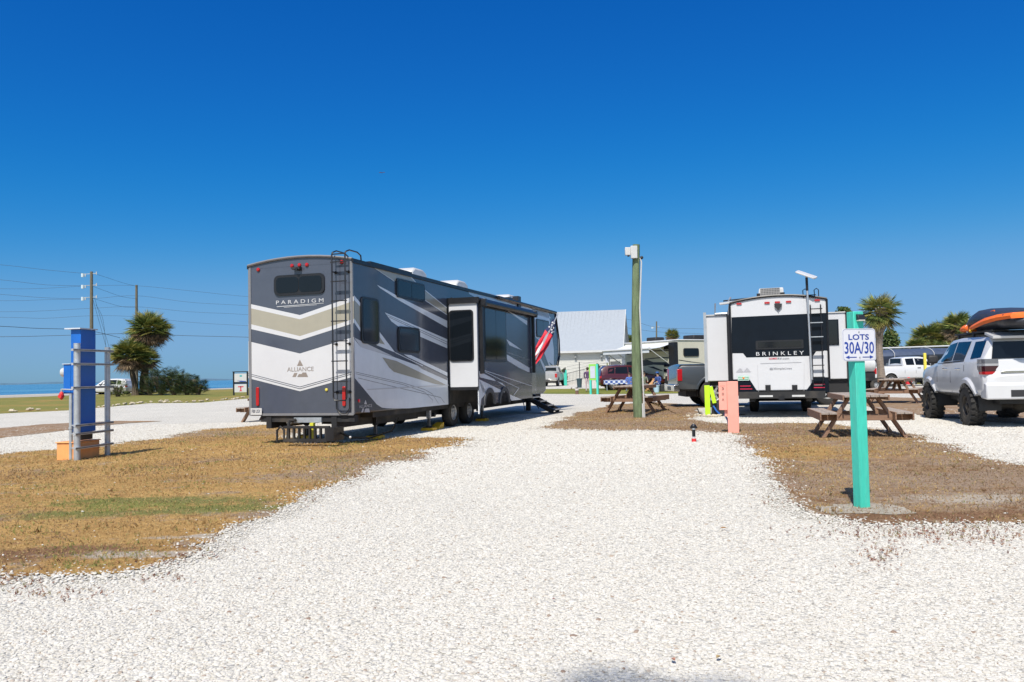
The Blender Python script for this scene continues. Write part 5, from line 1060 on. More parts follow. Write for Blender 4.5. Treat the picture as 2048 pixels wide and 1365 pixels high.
def g5(pts,m,l=1): q=[s5(*p) for p in pts]; b.poly([(-.012*l,min(max(p.y,.02),Ls-.02),p.z) for p in q],m)
g5([(270,300),(560,255),(1010,240),(1010,258),(560,275),(270,325)],BSW); g5([(270,440),(450,420),(600,400),(700,440),(1010,440),(1010,500),(700,480),(560,500),(430,510),(270,570)],BSW)
g5([(270,560),(440,515),(440,545),(270,600)],NB,2); g5([(560,385),(800,360),(1010,360),(1010,378),(800,376),(560,400)],BSW,2); g5([(600,510),(700,510),(860,580),(830,585)],BSW,2); b.build('side_graphics',r)
b=MB(); b.keep=True
def h5(pts,m,l=1): q=[b5(*p) for p in pts]; b.poly([(p.x,-.012*l,p.z) for p in q],m)
h5([(1100,398),(1300,430),(1500,455),(1500,462),(1300,440),(1100,410)],BSW); h5([(1110,490),(1330,515),(1560,520),(1560,530),(1320,525)],BSW); b.build('rear_graphics',r)
q0,q1=b5(1178,350),b5(1420,215); b=MB(); b.prism(rrect(q0.x,q1.x,q0.z,q1.z,.15),'y',-.05,.0,FRM); o_=b.build('window',r); b=MB(); b.prism(rrect(q0.x+.08,q1.x-.08,q0.z+.08,q1.z-.08,.1),'y',-.06,-.04,GLS); b.build('pane',o_)
for (u0,u1,v0,v1) in ((868,1000,160,240),(875,1005,455,515),(870,965,545,600),(365,440,470,515)):
    q0,q1=s5(u0,v1),s5(u1,v0); b=MB(); b.box(-.05,0,min(q0.y,q1.y),max(q0.y,q1.y),q0.z,q1.z,FRM); o_=b.build('window',r); b=MB(); b.box(-.056,-.045,min(q0.y,q1.y)+.05,max(q0.y,q1.y)-.05,q0.z+.05,q1.z-.05,GLS); b.build('pane',o_)
b=MB(); q0=s5(1005,500); b.box(-.35,.0,-.02,max(.4,q0.y),1.5,zr-.1,BLK); b.build('slide_seal',r)
for (px,wd_) in ((1316,.9),(1300,.0)):
    if wd_: q=F5.X(px-5,687,1.2); b=MB(); b.box(.7,1.6,q.y-.6,q.y+.5,zr+.1,zr+.42,BLKP); b.build('roof_air_conditioner',r,bev=.08)
q=b5(1400,60,1.5); b=MB(); b.box(b5(1300,60,1.5).x,b5(1500,60,1.5).x,1.2,2.4,zr+.1,zr+.5,BLKP); b.build('roof_air_conditioner',r,bev=.08)
b=MB(); b.box(.1,w5-.1,.3,Ls-.3,.5,.76,CHAS); b.build('chassis',r)
for y in (2.2,3.3): wheel(r,.15,y,.40,.25,-1,RIM,.55); wheel(r,w5-.15,y,.40,.25,1,RIM,.55)
# awning: sheet out from the roof edge over the door side
AW=M('awning_fabric',(.62,.64,.66),.7,var=.06); b=MB(); ax=-2.2; y0_,y1_=.6,Ls-.1; z_in=zr-.12; z_out=F5.X(1219,702,ax).z; n_=10; z_out=max(2.4,min(z_out,zr-.5))
vs=[]
for i in range(n_+1):
    t=i/n_; x=ax*t; z=z_in+(z_out-z_in)*t-.10*math.sin(math.pi*t)
    for y in (y0_,y1_):
        for dz in (0,-.03): vs.append((x,y,z+dz))
fs=[]
for i in range(n_): a=i*4; fs+=[(a,a+2,a+6,a+4),(a+1,a+5,a+7,a+3),(a,a+4,a+5,a+1),(a+2,a+3,a+7,a+6)]
b.add(vs,fs,AW,True); b.build('awning',r); b=MB(); b.cyl((ax,y0_-.05,z_out),(ax,y1_+.05,z_out),.09,WHITE2); b.box(ax-.02,ax+.02,y0_,y1_,z_out-.30,z_out-.05,AW); b.build('awning_roll',r)
for yy in (y0_,y1_): b=MB(); b.beam((ax,yy,z_out),(-.03,yy,1.7),.05,.05,WHITE2); b.beam((ax*.55,yy,z_out+.05),(-.03,yy,2.3),.04,.04,ALU); b.build('awning_arm',r)
# hanging blue and white pennants under the awning corner
pp=F5.wo((ax+.2,y1_-.2,z_out-.15)); b=MB(); b.ball((0,0,-.05),.14,M('deep_blue_cloth',(.02,.05,.28),.7),(1,.6,.7)); b.prism([(-.13,-.75),(.13,-.75),(.10,-.12),(-.10,-.12)],'y',-.03,.03,M('pale_cloth',(.6,.62,.68),.8)); b.prism([(-.13,-1.5),(.13,-1.5),(.13,-1.0),(-.13,-1.0)],'y',-.03,.03,M('sky_blue_cloth',(.12,.32,.62),.8)); b.prism([(-.04,-1.0),(.04,-1.0),(.04,-.75),(-.04,-.75)],'y',-.02,.02,M('olive_cloth',(.14,.17,.04),.8)); tag(b.build('wind_sock',None,loc=pp),'blue and white wind spinner hanging off the white awning of the cream camper','wind spinner')
# ------------------------------------------------------------------ white building
SID=M('white_lap_siding',(.58,.57,.52),.6,var=.05); RFM=M('pale_metal_roof',(.37,.40,.43),.35,metal=.15,var=.05)
Db=98.0; cR=W(1244,740,Db); cL=W(1040,745,Db+2.5); azb=math.degrees(math.atan2((cR-cL).y,(cR-cL).x)); FBd=Fr((cR.x,cR.y),-azb); Lb=Vector((cR.x-cL.x,cR.y-cL.y)).length
r=root('white_building',FBd.o,-azb,'long white clapboard building with a tall pale metal roof','building')
zE=FBd.Y(1240,698,0).z; zRg=FBd.Y(1236,622,5.5).z
b=MB(); b.prism([(0,-.2),(11,-.2),(11,zE),(5.5,zRg-.25),(0,zE)],'x',-Lb,0,SID)
for k in range(26): z=.1+k*.19; b.box(-Lb-.02,.02,-.025,0.0,z,z+.012,SID) if z<zE-.1 else None
b.build('wall',r)
b=MB(); 
for s in (0,1):
    y0_=-.55 if s==0 else 11.55; zl_=zE-.28
    vs=[(-Lb-.3,y0_,zl_),(.25,y0_,zl_),(.25-.0,5.5,zRg),(-Lb-.3,5.5,zRg),(-Lb-.3,y0_,zl_+.12),(.25,y0_,zl_+.12),(.25,5.5,zRg+.12),(-Lb-.3,5.5,zRg+.12)]
    b.add(vs,[(0,1,2,3),(7,6,5,4),(0,4,5,1),(1,5,6,2),(2,6,7,3),(3,7,4,0)],RFM)
n_=int(Lb/.45)
for k in range(n_): x=-Lb+k*.45; b.beam((x,-.5,zE-.15),(x,5.45,zRg+.125),.03,.02,RFM)
rf=b.build('roof',r); b=MB(); b.box(-Lb-.3,.25,-.62,-.54,zE-.36,zE-.12,WHITE2); b.beam((.27,-.55,zE-.2),(.27,5.5,zRg+.08),.06,.2,WHITE2); b.build('fascia',rf)
for px in (1151,1203): q=FBd.Y(px,699,0); b=MB(); b.box(q.x-.12,q.x+.12,-.35,0,zE-.95,zE-.65,M('lamp_grey',(.25,.26,.25),.4)); b.box(q.x-.05,q.x+.05,-.1,0,zE-1.2,zE-.65,M('lamp_grey',(.25,.26,.25),.4)); b.build('wall_lamp',r)
q=FBd.Y(1231,735,0); b=MB(); b.box(q.x-.6,q.x+.6,-.06,0,.6,2.6,M('dark_grey_door',(.10,.10,.10),.5)); b.build('door',r)  # door leaf has a dark grey base colour
# ramp with black railing
q0=FBd.Y(1128,765,-6); q1=FBd.Y(1252,765,-6); rr=root('ramp',FBd.wo((q0.x,-6,0)),-azb,'concrete ramp with a black picket railing in front of the white building','ramp'); LR=q1.x-q0.x
b=MB(); b.prism([(0,-.1),(LR,-.1),(LR,1.1),(LR*.55,1.0),(0,.15)],'y',0,1.6,M('ramp_concrete',(.50,.48,.44),.8,dirt=.2)); b.build('ramp_slab',rr)
b=MB(); RB=M('railing_black',(.015,.015,.015),.5)
for k in range(int(LR/.16)):
    x=k*.16; z0_=.15+.85*min(1,x/(LR*.55)); b.box(x-.012,x+.012,-.02,.004,z0_,z0_+1.05,RB)
for h_ in (.1,1.05): b.beam((0,-.01,.15+h_),(LR*.55,-.01,1.0+h_),.03,.05,RB); b.beam((LR*.55,-.01,1.0+h_),(LR,-.01,1.05+h_),.03,.05,RB)
for k in range(5): x=.1+k*(LR-.2)/4; z0_=.15+.85*min(1,x/(LR*.55)); b.box(x-.04,x+.04,-.04,.04,z0_-.1,z0_+2.0 if k in(1,3) else z0_+1.2,RB)
for h_ in (1.5,1.85): b.beam((x-LR+.4,.6,h_+.2),(x,.6,h_+1.2),.02,.02,RB)
b.build('railing',rr)
# green-framed notice board on two teal legs
p=G(1188,789); gb=root('notice_board',(p.x,p.y,0),24,'lime green framed notice board on two teal legs','notice board'); Dg=p.y; hh=lambda y:H+hz(y,1188)*Dg/FP
GF=M('lime_green_frame',(.24,.55,.08),.5); 
b=MB(); b.box(-.28,.28,-.05,.05,hh(761),hh(729),GF); pb_=b.build('board_frame',gb,bev=.01); b=MB(); b.box(-.19,.13,-.065,-.045,hh(757),hh(733),M('grey_notice',(.48,.50,.56),.4)); b.build('notice_sheet',pb_)
for x in (-.2,.25): b=MB(); b.box(x-.06,x+.06,-.06 if x<0 else -.08,.06,-.03,hh(761) if x<0 else hh(729),TEAL); b.build('leg',gb,bev=.004)
p=G_at(1131,88); b=MB(); b.box(-.16,.16,-.12,.12,0,1.65,TEAL); b.box(-.06,.06,-.06,.06,1.65,1.95,BLKP); tag(b.build('marker_post',None,loc=(p.x,p.y,0),bev=.02),'short teal post with a dark cap near the ramp of the white building','post')
p=G_at(1159,74); b=MB(); b.lathe([(.20,0),(.24,.7),(.26,.72),(.26,.80),(.001,.85)],(0,0,0),M('dark_bin',(.03,.06,.07),.5),'z',14); tag(b.build('trash_bin',None,loc=(p.x,p.y,0)),'dark upright bin in front of the concrete ramp','bin')
RST=M('rusty_iron',(.16,.09,.06),.8,var=.3)
for px,py,s,lab in ((1154,789,1.0,'rusty tap stub on the green strip left of the notice board'),(1143,780,.5,'tiny dark cap on the road edge left of the rusty tap')):
    p=G(px,py); b=MB(); b.cyl((0,0,0),(0,0,.22),.10,RST); b.ball((0,0,.28),.13,M('pale_tap',(.5,.45,.40),.7),(1,1,.8)); b.cyl((0,0,.35),(0,0,.42),.08,BLKP); o_=b.build('ground_tap',None,loc=(p.x,p.y,0)); o_.scale=(s,)*3; tag(o_,lab,'tap')
# grounds sign on the left
p=G(480,795); D_s=72.0; p=G_at(481,D_s); sg_=root('entrance_sign',(p.x,p.y,0),0,'two-panel white sign in a black frame beside the charcoal camper','sign'); hs=lambda y:H+hz(y,481)*D_s/FP
b=MB()
for x in (-.58,.62): b.box(x-.06,x+.06,-.06,.06,0,hs(745),BLK)
b.box(-.66,.72,-.09,.09,hs(745),hs(745)+.07,BLK); b.box(-.58,.62,-.03,.03,hs(768)-.02,hs(766)+.06,BLK); b.build('frame',sg_)
b=MB(); b.box(-.51,.55,-.035,.02,hs(766)+.07,hs(748),WHITE2); b.prism([(-.3,hs(762)),(.0,hs(764)),(.5,hs(766)+.08),(.5,hs(763)),(.1,hs(762))],'y',-.045,-.036,NAVY); b.box(-.05,.15,-.045,-.036,hs(754),hs(751),M('teal_emblem',(.05,.4,.4),.5)); b.build('sign_panel',sg_)
b=MB(); b.box(-.51,.55,-.035,.02,hs(785),hs(769),WHITE2); b.prism([(-.20,hs(775)),(.28,hs(775)),(.28,hs(773)),(.09,hs(773)),(.09,hs(781)),(.18,hs(783)),(-.1,hs(783)),(-.01,hs(781)),(-.01,hs(773)),(-.20,hs(773))],'y',-.045,-.036,M('sign_red',(.6,.03,.06),.5)); b.build('sign_panel',sg_)
# yellow post near the white off-road car
p=G_at(1852,50); b=MB(); b.box(-.07,.07,-.07,.07,0,2.1,M('yellow_post_paint',(.75,.62,.08),.5,var=.1)); tag(b.build('yellow_post',None,loc=(p.x,p.y,0),bev=.02),'yellow square post behind the mirror of the white off-road car','post')
# red can on the gravel near the far pickup
p=G_at(1818,53); b=MB(); b.box(-.16,.16,-.12,.12,0.15,.55,M('red_plastic',(.65,.03,.04),.4)); b.box(-.08,.08,-.02,.02,.55,.62,M('red_plastic',(.65,.03,.04),.4)); tag(b.build('fuel_can',None,loc=(p.x,p.y,0),bev=.02),'small red can below the door of the white pickup truck','can')
# covered boat on a trailer behind the pickup
p=G_at(1790,60); bt_=root('covered_boat',(p.x,p.y,-.22),84,'long boat under a dark blue cover with white straps behind the white pickup','boat')
BC=M('navy_boat_cover',(.045,.065,.115),.6,var=.2,bump=.4,bscale=3)
b=MB(); secs=[(-2.6,.6,.35),(-2.0,1.0,.60),(0,1.1,.72),(2,1.1,.70),(4.0,1.05,.62),(5.2,.85,.50),(6.3,.5,.32),(6.9,.1,.10)]; vs=[]; n_=14
for (y,rx,rz) in secs:
    for i in range(n_): t=2*math.pi*i/n_; vs.append((rx*math.cos(t),y,2.30+rz*math.sin(t)*(.7 if math.sin(t)>0 else 1)+.02*y))
b.add(vs,[(i*n_+j,i*n_+(j+1)%n_,(i+1)*n_+(j+1)%n_,(i+1)*n_+j) for i in range(len(secs)-1) for j in range(n_)]+[tuple(range(n_)),tuple(range(len(secs)*n_-1,(len(secs)-1)*n_-1,-1))],BC,True); b.build('boat_cover',bt_)
b=MB(); b.cyl((0,-2.6,2.85),(0,5.9,2.98),.06,WHITE2); 
for yy in (-.6,2.4): b.tube([(1.13*math.cos(t),yy,2.33+.78*math.sin(t)*(.7 if math.sin(t)>0 else 1)) for t in np.linspace(-.9,4.0,14)],.02,WHITE2)
b.build('strap',bt_); b=MB(); b.box(-.7,.7,-2,5,.7,.82,GAL)
for yy in (-1,1,3): b.box(-.7,-.6,yy,yy+.1,.8,2.2,GAL); b.box(.6,.7,yy,yy+.1,.8,2.2,GAL)
b.build('trailer_frame',bt_)
for s in (-1,1): wheel(bt_,s*.85,.8,.33,.2,s,RIM,.55)
# white van behind
p=G_at(1770,66); vn=root('white_van',(p.x,p.y,0),84,'white van with dark windows hidden behind the white pickup truck','van'); b=MB(); b.prism([(-3.0,.5),(5.2,.5),(5.2,1.5),(4.4,1.7),(3.8,2.45),(-3.0,2.5)],'x',-.95,.95,PW); b.build('body',vn,bev=.08)
for y0_,y1_ in ((-2.6,-1.2),(-.7,.9),(1.3,2.9)): b=MB(); b.box(.95,.965,y0_,y1_,1.65,2.2,GLS); b.build('window',vn)
for y in (-1.9,3.6): wheel(vn,.80,y,.36,.24,1,RIM,.55); wheel(vn,-.80,y,.36,.24,-1,RIM,.55)
# white travel trailer nose seen above the pickup bonnet
p=G_at(1905,70); ct=root('white_canopy',(p.x,p.y,0),80,'low white trailer roof between the boat cover and the white off-road car','trailer'); b=MB(); b.prism([(-3.2,.6),(3,.6),(3,2.7),(1,2.95),(-2.6,2.6),(-3.2,1.9)],'x',-1.2,1.2,WHITE2); b.build('body',ct,bev=.1)
for y in (-.5,.5): wheel(ct,1.05,y,.34,.2,1,RIM,.55); wheel(ct,-1.05,y,.34,.2,-1,RIM,.55)
# tow bar with tank behind the teal post
p=G_at(1728,47); tk=root('gas_tank',(p.x,p.y,0),80,'pale tank on a black trailer hitch behind the teal post','tank'); b=MB(); b.lathe([(.001,-.5),(.25,-.48),(.42,-.3),(.42,.5),(.25,.68),(.001,.7)],(0,0,1.45),WHITE2,'y',16); b.build('tank',tk); b=MB(); b.box(-.3,.3,-.9,1.1,.55,.70,CHAS); b.box(-.2,.2,-.4,.6,.7,1.06,CHAS); b.box(-.06,.06,-.85,-.75,.0,1.4,GAL); b.box(-.15,.15,.9,1.0,0,.6,CHAS); b.beam((0,-.8,1.2),(0,-.2,.65),.05,.05,CHAS); b.build('hitch_frame',tk)
wheel(tk,.35,.5,.30,.2,1,RIM,.5); wheel(tk,-.35,.5,.30,.2,-1,RIM,.5)
# bird high over the charcoal camper
p=W(764,346,60); b=MB(); BRD=M('dark_feathers',(.05,.02,.02),.8); b.ball((0,0,0),.07,BRD,(1.2,1,.8),8); b.add([(0,-.06,.02),(0,.10,.02),(-.28,.10,.12),(-.5,.02,.04),(0,-.06,.0),(0,.10,.0),(-.28,.10,.10),(-.5,.02,.02)],[(0,1,2,3),(7,6,5,4),(0,3,7,4),(1,5,6,2)],BRD); b.add([(0,-.06,.02),(0,.10,.02),(.28,.10,.12),(.5,.02,.04),(0,-.06,.0),(0,.10,.0),(.28,.10,.10),(.5,.02,.02)],[(3,2,1,0),(4,5,6,7),(4,7,3,0),(2,6,5,1)],BRD); tag(b.build('bird',None,loc=p),'small dark bird gliding in the blue sky above the charcoal camper','bird').scale=(.45,.45,.6)

for i,(px,py,sz,lab) in enumerate(((1448,1062,.035,'orange-brown dry leaf on the gravel in front of the coral post'),(1437,1323,.022,'curled tan leaf low on the gravel near the palm shade'),(1347,1328,.020,'small reddish leaf at the bottom edge of the gravel'),(1107,1205,.012,'tiny rust red seed pod on the open gravel'))):
    p=G(px,py); b=MB(); LM_=M('leaf_'+('orange','tan','red','rust')[i],((.50,.24,.04),(.42,.30,.14),(.42,.20,.13),(.35,.06,.04))[i],.7)
    pts=[]; 
    for k in range(9): t=k/8; pts.append((sz*(t*2-1),sz*.45*math.sin(math.pi*t),.012+.25*sz*math.sin(math.pi*t)))
    lo_=[(x,-y,z) for x,y,z in pts]; vs=pts+lo_+[(x,y,z+.004) for x,y,z in pts]+[(x,y,z+.004) for x,y,z in lo_]
    b.add(vs,[(k,k+1,k+10,k+9) for k in range(8)]+[(18+k,27+k,28+k,19+k) for k in range(8)],LM_,True); tag(b.build('dry_leaf',None,loc=(p.x,p.y,.006),rot=(0,.1,i*.9)),lab,'leaf','dry leaves on the gravel')
# ================================================================== palms, shrubs, poles, wires, people
def leafm(name,cols,rough=.55):
    m=bpy.data.materials.new(name); m.use_nodes=True; t=m.node_tree; b=t.nodes['Principled BSDF']; b.inputs['Roughness'].default_value=rough; b.inputs['Specular IOR Level'].default_value=.3
    g=t.nodes.new('ShaderNodeNewGeometry'); cr=t.nodes.new('ShaderNodeValToRGB'); e=cr.color_ramp.elements
    while len(e)<len(cols): e.new(.5)
    for i,(p,c_) in enumerate(cols): e[i].position=p; e[i].color=(*c_,1)
    t.links.new(g.outputs['Random Per Island'],cr.inputs[0]); t.links.new(cr.outputs[0],b.inputs['Base Color']); return m
PG=leafm('palm_leaf_green',[(0,(.04,.07,.022)),(.5,(.105,.15,.04)),(.85,(.24,.28,.07)),(1,(.36,.36,.11))]); PYL=leafm('palm_leaf_olive',[(0,(.14,.14,.03)),(.5,(.28,.26,.06)),(1,(.42,.36,.11))]); PDD=leafm('palm_leaf_dead',[(0,(.10,.065,.04)),(.6,(.20,.14,.08)),(1,(.30,.22,.13))])
PSH=leafm('palmetto_leaf_dark',[(0,(.018,.032,.014)),(.6,(.045,.07,.028)),(1,(.10,.125,.05))])
TRK=M('palm_trunk',(.24,.19,.15),.95,var=.4,scale=5,stretch=(1,1,4),bump=.9,bscale=16); DTRK=M('dark_palm_trunk',(.10,.075,.05),.95,var=.4,scale=5,bump=.9,bscale=16)
def fanleaf(b,o,d,lp,ll,m,rnd,n=22,fold=.16):
    """costapalmate leaf: petiole from o along d, then a folded fan of drooping leaflets"""
    d=d.normalized(); up=Vector((0,0,1)); a=d.cross(up); a=a.normalized() if a.length>.05 else Vector((1,0,0)); nrm=a.cross(d).normalized()
    roll=rnd.uniform(-.5,.5); a2=a*math.cos(roll)+nrm*math.sin(roll); nrm=nrm*math.cos(roll)-a*math.sin(roll); a=a2
    e=o+d*lp-up*lp*.10; 
    b.add([o-a*.018,o+a*.018,e+a*.010,e-a*.010],[(0,1,2,3)],m)
    for i in range(n):
        t=(i/(n-1)-.5)*2; ang=t*rad(112); L=ll*(1-.28*abs(t))*rnd.uniform(.85,1.1)
        dir_=d*math.cos(ang)+a*math.sin(ang); dir_=(dir_-nrm*fold*abs(t)).normalized(); side=(dir_.cross(nrm)).normalized()
        w_=ll*.052; mid=e+dir_*L*.55-up*L*.04; tip=e+dir_*L-up*L*rnd.uniform(.02,.17)
        b.add([e,mid-side*w_*.5,tip,mid+side*w_*.5+nrm*w_*.3],[(0,1,2),(0,2,3)],m)
def crown(nl,lp,ll,seed,dead=.15,lo=-.92,hi=1.0,mats=None,n=22):
    rnd=random.Random(seed); b=MB(); b.keep=True
    for k in range(nl):
        z=hi-(hi-lo)*((k+.5)/nl)**.85; a=k*2.399+rnd.uniform(-.3,.3); h=math.sqrt(max(.02,1-min(1,z*z)))
        d=Vector((math.cos(a)*h,math.sin(a)*h,z)); m=PG if rnd.random()<.62 else PYL
        if z<-.30 and rnd.random()<dead*2.5: m=PDD
        fanleaf(b,Vector((0,0,rnd.uniform(-.08,.1)*lp)),d,lp*rnd.uniform(.75,1.15),ll*rnd.uniform(.8,1.15),m,rnd,n)
    return b
CR_={}
def palm(px,py,D,rpx,lab,tpx=None,base=None,seed=1,group='cabbage palms',nl=85,trunk=TRK,tr_=.16,dead=.15,boots=True,lean=0,extra=()):
    """crown centre seen at (px,py) from depth D, crown radius rpx pixels"""
    c=W(px,py,D); R_=rpx*D/FP; bx,by=c.x,c.y
    if tpx is not None: g=G_at(tpx,D); bx,by=g.x,g.y
    r=root('palm_tree',(bx,by,-.03),0,lab,'palm tree',group); off=Vector((c.x-bx,c.y-by,c.z+.03))
    if seed not in CR_: CR_[seed]=crown(nl,.48,.60,seed,dead,n=26)
    b=MB(); b.keep=True; src=CR_[seed]; b.v=[tuple(Vector(v)*R_*.98+off) for v in src.v]; b.f=src.f; b.m=src.m; b.ms=src.ms; b.sm=src.sm; b.build('crown',r)
    b=MB(); n_=9; pts=[]; rr_=[]
    for i in range(n_+1): t=i/n_; pts.append((off.x*t**1.6+.06*math.sin(t*7+seed),off.y*t,off.z*t)); rr_.append(tr_*(1.35-.5*min(1,t*4)) if t<.25 else tr_*(.85+.25*max(0,t-.6)+.04*math.sin(i*2.1)))
    b.tube(pts,rr_,trunk,10)
    if boots:
        rnd=random.Random(seed+3)
        for k in range(46):
            t=rnd.uniform(.62,.99); a=k*2.4; pc=Vector((off.x*t**1.6+.06*math.sin(t*7+seed),off.y*t,off.z*t)); q=Vector((math.cos(a),math.sin(a),0)); s_=tr_*rnd.uniform(.9,1.15); b.beam(pc+q*s_*.75,pc+q*s_*1.45+Vector((0,0,s_*1.5)),s_*.55,s_*.16,trunk)
    b.build('trunk',r); return r
# right: the single palm
palm(1760,622,47.5,47,'single palm with a pale ringed trunk behind the teal post',tpx=1762,seed=1,group='palms on the right',tr_=.23,nl=62)
# right: thick grove
for i,(px,py,D,rp,tx,lab) in enumerate(((1858,672,74,38,1856,'leftmost tall palm of the grove right of the single palm'),(1886,666,80,34,1888,'palm standing behind the middle of the right grove'),(1916,650,72,37,1914,'tallest palm of the right grove, left of the roof bag'),(1940,660,70,28,1940,'palm at the right edge of the grove, touching the roof bag'),(1834,692,68,25,1834,'low palm at the left foot of the right grove'),(1868,700,66,24,1870,'low palm in front of the right grove'),(1902,702,66,27,1900,'low palm below the tallest one of the right grove'))):
    palm(px,py,D,rp,lab,tpx=tx,seed=2+i%4,group='palms on the right',dead=.2,tr_=.2)
palm(1344,670,105,17,'small round palm above the cream camper roof',tpx=1345,seed=3,group='palms behind the cream camper',tr_=.2)
palm(1256,680,110,15,'small palm just right of the white building roof',tpx=1257,seed=4,group='palms behind the cream camper',tr_=.2)
palm(1226+18,698,112,12,'low palm at the right corner of the white building',tpx=1246,seed=5,group='palms behind the cream camper',tr_=.2)
# left: pair of palms and dark trunks
palm(298,657,86,47,'tallest palm of the shore clump on the left',tpx=289,seed=6,group='palms of the shore clump',trunk=DTRK,tr_=.34,dead=.5,nl=110)
palm(259,708,84,43,'broad palm left of the tallest shore palm',tpx=270,seed=7,group='palms of the shore clump',trunk=DTRK,tr_=.3,dead=.45,nl=110)
palm(291,716,85,34,'short palm under the tallest shore palm',tpx=283,seed=8,group='palms of the shore clump',trunk=DTRK,tr_=.25,dead=.5)
def palmetto(px,D,hpx,wpx,lab,seed,group,nl=60,light=.05,dx=0):
    g=G_at(px,D); s=D/FP; rnd=random.Random(seed); r=root('palmetto_shrub',(g.x,g.y,-.03),0,lab,'shrub',group); b=MB(); b.keep=True; hw=wpx*s/2; hh_=hpx*s
    for k in range(nl):
        a=rnd.random()*6.28; rr_=hw*rnd.random()**.5; hc=hh_*(1-.45*(rr_/hw)**2); z=rnd.uniform(.06,.92)*hc; o=Vector((rr_*math.cos(a)*.85,rr_*math.sin(a)*.7,z))
        d=Vector((math.cos(a+rnd.uniform(-.9,.9))*.8,math.sin(a+rnd.uniform(-.9,.9))*.8-.25,rnd.uniform(.1,1.1)))
        m=PSH if rnd.random()>light else PG
        if rnd.random()<.04: m=PDD
        fanleaf(b,o,d,.22,.42+.12*rnd.random(),m,rnd,13)
    b.build('foliage',r); b=MB()
    for k in range(7): a=k*.9+seed; b.tube([(.1*math.cos(a),.1*math.sin(a),0),(hw*.35*math.cos(a),hw*.3*math.sin(a),hh_*.35),(hw*.6*math.cos(a),hw*.5*math.sin(a),hh_*.6)],[.09,.07,.04],DTRK,6)
    b.build('stem',r)
palmetto(322,82,62,60,'dark palmetto shrub beside the trunk of the tallest shore palm',1,'palmetto shrubs of the shore clump',300)
palmetto(348,81,60,56,'tall palmetto shrub in the middle of the shore thicket',2,'palmetto shrubs of the shore clump',300)
palmetto(374,80,50,50,'palmetto shrub near the right end of the shore thicket',3,'palmetto shrubs of the shore clump',240)
palmetto(396,79,34,36,'lowest palmetto shrub at the right end of the shore thicket',4,'palmetto shrubs of the shore clump',130)
palmetto(236,79,36,34,'small olive palmetto shrub in front of the white shore car',5,'palmetto shrubs of the shore clump',70,.55)
palmetto(300,84,60,44,'dark palmetto shrub between the trunks of the shore palms',6,'palmetto shrubs of the shore clump',180)
# broadleaf bushes beyond the campers
LFG=leafm('broad_leaf_green',[(0,(.03,.055,.015)),(.6,(.07,.11,.03)),(1,(.16,.19,.06))])
def bush(px,py,D,wpx,hpx,lab,seed,n=1500,group='leafy bushes in the background'):
    g=G_at(px,D); s=D/FP; c=W(px,py,D); rnd=random.Random(seed); r=root('leafy_bush',(g.x,g.y,-.03),0,lab,'bush',group); b=MB(); b.keep=True; top=c.z+hpx*s/2; hw=wpx*s/2
    for k in range(n):
        t=rnd.random(); z=top*(.12+.88*t**.8); rad_=hw*math.sqrt(max(.02,1-((z/top-.45)/.58)**2)); a=rnd.random()*6.28; q=rad_*rnd.random()**.4*(1+.3*noise.noise(Vector((a*2,z*.8,seed)))); p_=Vector((q*math.cos(a),q*math.sin(a)*.8,z+.25*noise.noise(Vector((a*3,q,seed+4)))))
        u=Vector((rnd.uniform(-1,1),rnd.uniform(-1,1),rnd.uniform(-1,1))).normalized()*.16*rnd.uniform(.6,1.4); v=u.cross(Vector((rnd.uniform(-1,1),rnd.uniform(-1,1),rnd.uniform(-1,1)))).normalized()*.09; b.add([p_-u,p_-v,p_+u,p_+v],[(0,1,2,3)],LFG)
    b.build('foliage',r); b=MB()
    for k in range(5): a=k*1.3+seed; b.tube([(0,0,0),(hw*.3*math.cos(a),hw*.3*math.sin(a),top*.45),(hw*.55*math.cos(a),hw*.5*math.sin(a),top*.8)],[.10,.06,.02],DTRK,6)
    b.build('branches',r)
bush(1692,650,62,56,70,'loose leafy bush behind the right slide-out of the white camper',1,1500)
bush(1785,690,76,44,56,'round leafy bush right of the single palm trunk',2,1600)
bush(1810,712,74,40,34,'low leafy bush between the single palm and the grove',3,1200)
bush(1845,716,90,60,30,'low leafy bush under the left palms of the right grove',4,1300)
bush(1128,752,92,14,24,'narrow olive bush beside the short teal post',5,400)
bush(1196,738,93,12,18,'small bush on the ramp behind the notice board',6,350)
bush(1226,742,99,40,20,'bush at the right end of the white building',7,500)
# utility poles
UT=M('old_utility_timber',(.14,.125,.09),.9,var=.3,stretch=(6,6,1),bump=.4); WR=M('wire_dark',(.045,.05,.06),.7)
def upole(px,ytop,D,lab,arms,name='utility_pole'):
    g=G_at(px,D); t=W(px,ytop,D); r=root(name,(g.x,g.y,-.03),0,lab,'utility pole','utility poles'); b=MB(); b.cyl((0,0,-.3),(t.x-g.x,0,t.z),.19,UT,.12,n=12); b.build('pole_shaft',r)
    for y in arms:
        z=W(px,y,D).z; f=z/t.z; x=(t.x-g.x)*f; b=MB(); b.beam((x-.12,0,z),(x+.45,0,z),.06,.06,GAL); b.cyl((x+.45,0,z-.10),(x+.45,0,z+.16),.045,WHITE2,n=8)
        b.beam((x+.12,0,z),(x-.85,0,z-.05),.05,.05,GAL); b.cyl((x-.80,0,z-.30),(x-.80,0,z+.02),.13,M('insulator_glass',(.6,.7,.75),.2),n=10); b.cyl((x-.55,0,z-.25),(x-.55,0,z-.0),.05,WHITE2,n=8); b.build('insulator_arm',r)
    return r
upole(183,543,74,'nearer utility pole behind the blue cabinet with three insulator arms',(547,570,594))
upole(273,570,88,'bare utility pole rising behind the tallest shore palm',())
upole(1313,643,150,'thin distant utility pole above the cream camper',(654,))
